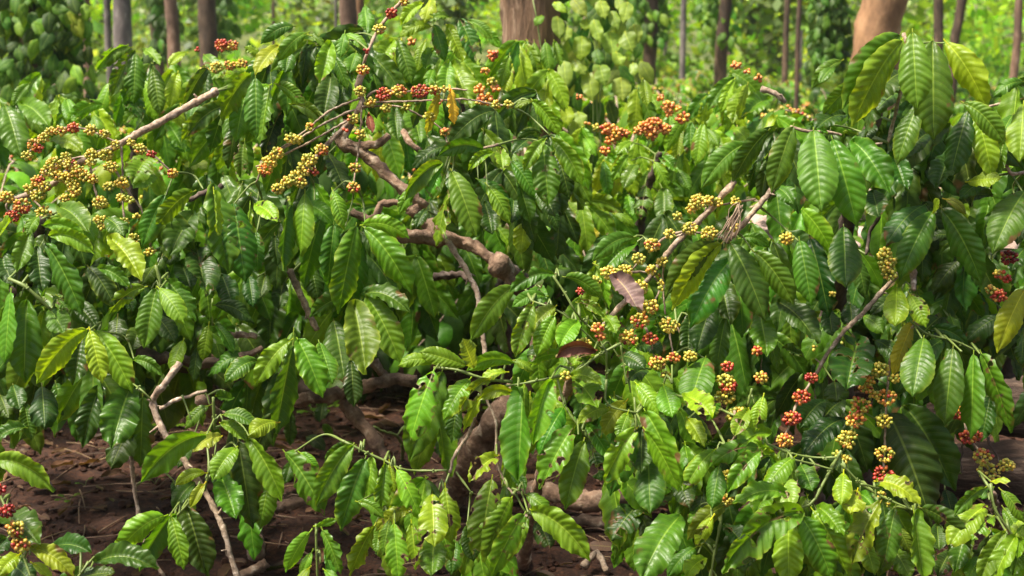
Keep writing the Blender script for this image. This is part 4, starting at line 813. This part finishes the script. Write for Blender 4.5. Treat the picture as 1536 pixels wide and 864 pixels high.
def vine(px, d, x0, x1, y0, y1, n, size, tones, label, seed, depth_r=.25, explicit=None, group=None):
    r_ = random.Random(seed); c = gx(px, d); e = empty('climbing_vine', (c[0], c[1], 0), label, 'vine', group); b = Buf()
    for i in range(4 if n > 50 else 1):
        q = [at(px + r_.uniform(-30, 30) * 6 / d, yy, d - .18) for yy in (y1 + 10, (y0 + y1) / 2, y0 - 60)]
        s = Buf(); tube(s, q, [.005, .004, .003], 6, .06, wander=.004); s.obj('stem', M_STEM, e)
    for i in range(n):
        x = r_.gauss((x0 + x1) / 2, (x1 - x0) / 3.4); y = r_.uniform(y0, y1); dd = d + r_.uniform(-depth_r, depth_r * .6)
        if not x0 - 10 < x < x1 + 10: continue
        B = at(x, y, dd); L_ = size * r_.uniform(.7, 1.2); a = r_.gauss(0, .45)
        T = B + np.array((math.sin(a), -.25, -math.cos(a))) * L_
        add_leaf(b, B, (B + T) / 2 + np.array((0, -.2 * L_, 0)), T, L_ * .6, tone_col(r_.choice(tones)), N=4, rpv=2, hc=3, shape='heart', petiole=False, n0=unit(unit(CAM - B) + UPW * r_.uniform(.1, .6) + (r_.gauss(0, .5), 0, 0)), fold=.15)
    b.obj('foliage', M_VINE, e)
    if explicit:
        for x, y, x1_, y1_, w_, tn in explicit:
            l = Buf(); dd = d - .3 + r_.uniform(-.03, .03); B = at(x, y, dd); T = at(x1_, y1_, dd - .02)
            add_leaf(l, B, (B + T) / 2 + unit(CAM - B) * .015, T, w_ * dd / FPX, tone_col(tn, .08, 0), N=5, rpv=3, hc=4, shape='heart', n0=unit(unit(CAM - B) + UPW * .5), fold=.1, droop_edge=.15, petiole=True)
            l.obj('leaf', M_VINE, e)
    return e
ex = [tuple(float(v) if j < 5 else v for j, v in enumerate(r.split())) for r in
 """280 0 340 80 60 p;130 75 100 118 40 b;205 85 215 180 58 p;335 90 330 140 55 y;370 100 400 200 56 p;315 175 310 280 80 y;400 10 420 90 60 p;450 60 480 140 50 p;480 0 490 60 40 p;440 155 460 262 84 p;510 150 545 240 82 p;550 120 570 200 60 p;285 275 335 340 64 p;235 290 245 410 66 p;345 340 365 465 76 p;395 295 420 390 76 p;490 360 500 460 84 p;245 485 255 570 62 y;300 510 330 575 54 p;470 240 500 300 60 p;380 230 400 300 50 m;545 290 550 350 40 p;250 130 240 190 50 p;195 15 250 60 40 y;520 20 500 110 60 p;360 620 380 700 60 p;290 550 280 640 60 p""".split('\n')[0].split(';')]
ex = [(768 + a / 3, b_ / 3, 768 + c / 3, d_ / 3, w_ / 3 * 1.08, t) for a, b_, c, d_, w_, t in ex]
vine(880, 6.7, 830, 955, -40, 235, 80, .11, 'dmmp', 'pale heart-leaved pepper vine hanging from the thick brown trunk', 5, explicit=ex)
vine(800, 6.6, 770, 835, 60, 150, 30, .12, 'mbp', 'short sprig of the vine across the foot of the brown trunk', 6)
vine(60, 9.0, -20, 128, -60, 190, 620, .12, 'ddmmby', 'dense dark creeper coating the tree at the upper left', 7, depth_r=.45)
vine(1246, 12, 1222, 1268, -60, 95, 420, .11, 'ddmm', 'dark ivy column beside the thick orange trunk', 8, depth_r=.3)
vine(244, 18, 228, 262, -60, 80, 160, .2, 'ddm', 'dark creeper on the dim trunk left of the red-brown trunk', 9, depth_r=.3)
vine(970, 16.8, 948, 995, -60, 60, 260, .14, 'dmmb', 'green creeper on the dark trunk beyond the heart-leaved vine', 11, depth_r=.5)
vine(1075, 17.8, 1052, 1098, -60, 70, 200, .14, 'mmb', 'creeper and shoots on the trunk midway to the orange trunk', 12, depth_r=.5)
vine(325, 18, 305, 345, -60, 70, 90, .2, 'dm', 'sparse creeper on the broad dark brown trunk', 10, depth_r=.4)

# ---- bright wood beyond the plantation, too far to count
b = Buf()
def clump(x, y, z, r, n, tones, L_):
    cm = rnd.choice((.3, .65, 1.0, 1.4, 1.9))
    for _ in range(n):
        v = unit(rng.normal(0, 1, 3)) * r * rnd.random() ** .4; p = np.array((x, y, z)) + v * (1, 1, .75); o_ = unit(rng.normal(0, 1, 3)); l = L_ * rnd.uniform(.6, 1.3)
        T = p + o_ * l; s_ = unit(np.cross(o_, rng.normal(0, 1, 3))) * l * .3; m_ = (p + T) / 2
        c = tone_col(rnd.choice(tones), .2, 0) * (cm, cm, cm, 1)
        b.add(np.array([p, m_ + s_, T, m_ - s_]), [[0, 1, 2, 3]], np.array([[0, 0], [.5, .5], [1, 0], [.5, -.5]]), c)
for _ in range(430):
    y = rnd.uniform(26, 75); x = rnd.uniform(-.5, .5) * y; z0 = max(0, y - 45) * .1
    hgt = rnd.choice((.4, .8, 1.4, 2.4, 3.6, 4.6)); t_ = rnd.choice(('by', 'yy', 'mby', 'yyb', 'by', 'bb', 'bp', 'pp'))
    clump(x, y, z0 + hgt, rnd.uniform(.5, 1.7), 170, t_, .28)
o = b.obj('distant_undergrowth', M_BGLEAF); o['kind'] = 'stuff'; o['label'] = 'bright blurred undergrowth beyond the plantation trees'
for i in range(26):
    y = rnd.uniform(34, 70); x = (-.5 + (i + rnd.random()) / 26) * y
    tree(768 + x / y * FPX, y, rnd.uniform(4, 9), rnd.choice((M_TREE_GREY, M_TREE_DARK)), 'hazy slender tree in the far wood', h=rnd.uniform(5, 8), group='far wood trees', crown=(rnd.uniform(4.2, 6), rnd.uniform(1.8, 2.8), 420), tones=rnd.choice(('by', 'mb', 'yy')), limbs=False)

# ---- the pale air under the trees
hz = Buf(); hv = np.array([(x, y, z) for x in (-420, 420) for y in (-40, 320) for z in (-4.0, 52.0)])
hz.add(hv, [[0, 1, 3, 2], [4, 6, 7, 5], [0, 4, 5, 1], [2, 3, 7, 6], [0, 2, 6, 4], [1, 5, 7, 3]])
mh = bpy.data.materials.new('air'); mh.use_nodes = True; nt = mh.node_tree; nt.nodes.clear()
out = nt.nodes.new('ShaderNodeOutputMaterial'); pv = nt.nodes.new('ShaderNodeVolumePrincipled')
pv.inputs['Color'].default_value = (.88, .92, .82, 1); pv.inputs['Density'].default_value = 0.0008; pv.inputs['Anisotropy'].default_value = .3
nt.links.new(pv.outputs[0], out.inputs['Volume']); ho = hz.obj('haze', mh, smooth=False); ho['kind'] = 'stuff'

for o in bpy.data.objects:
    if '_org' in o: del o['_org']
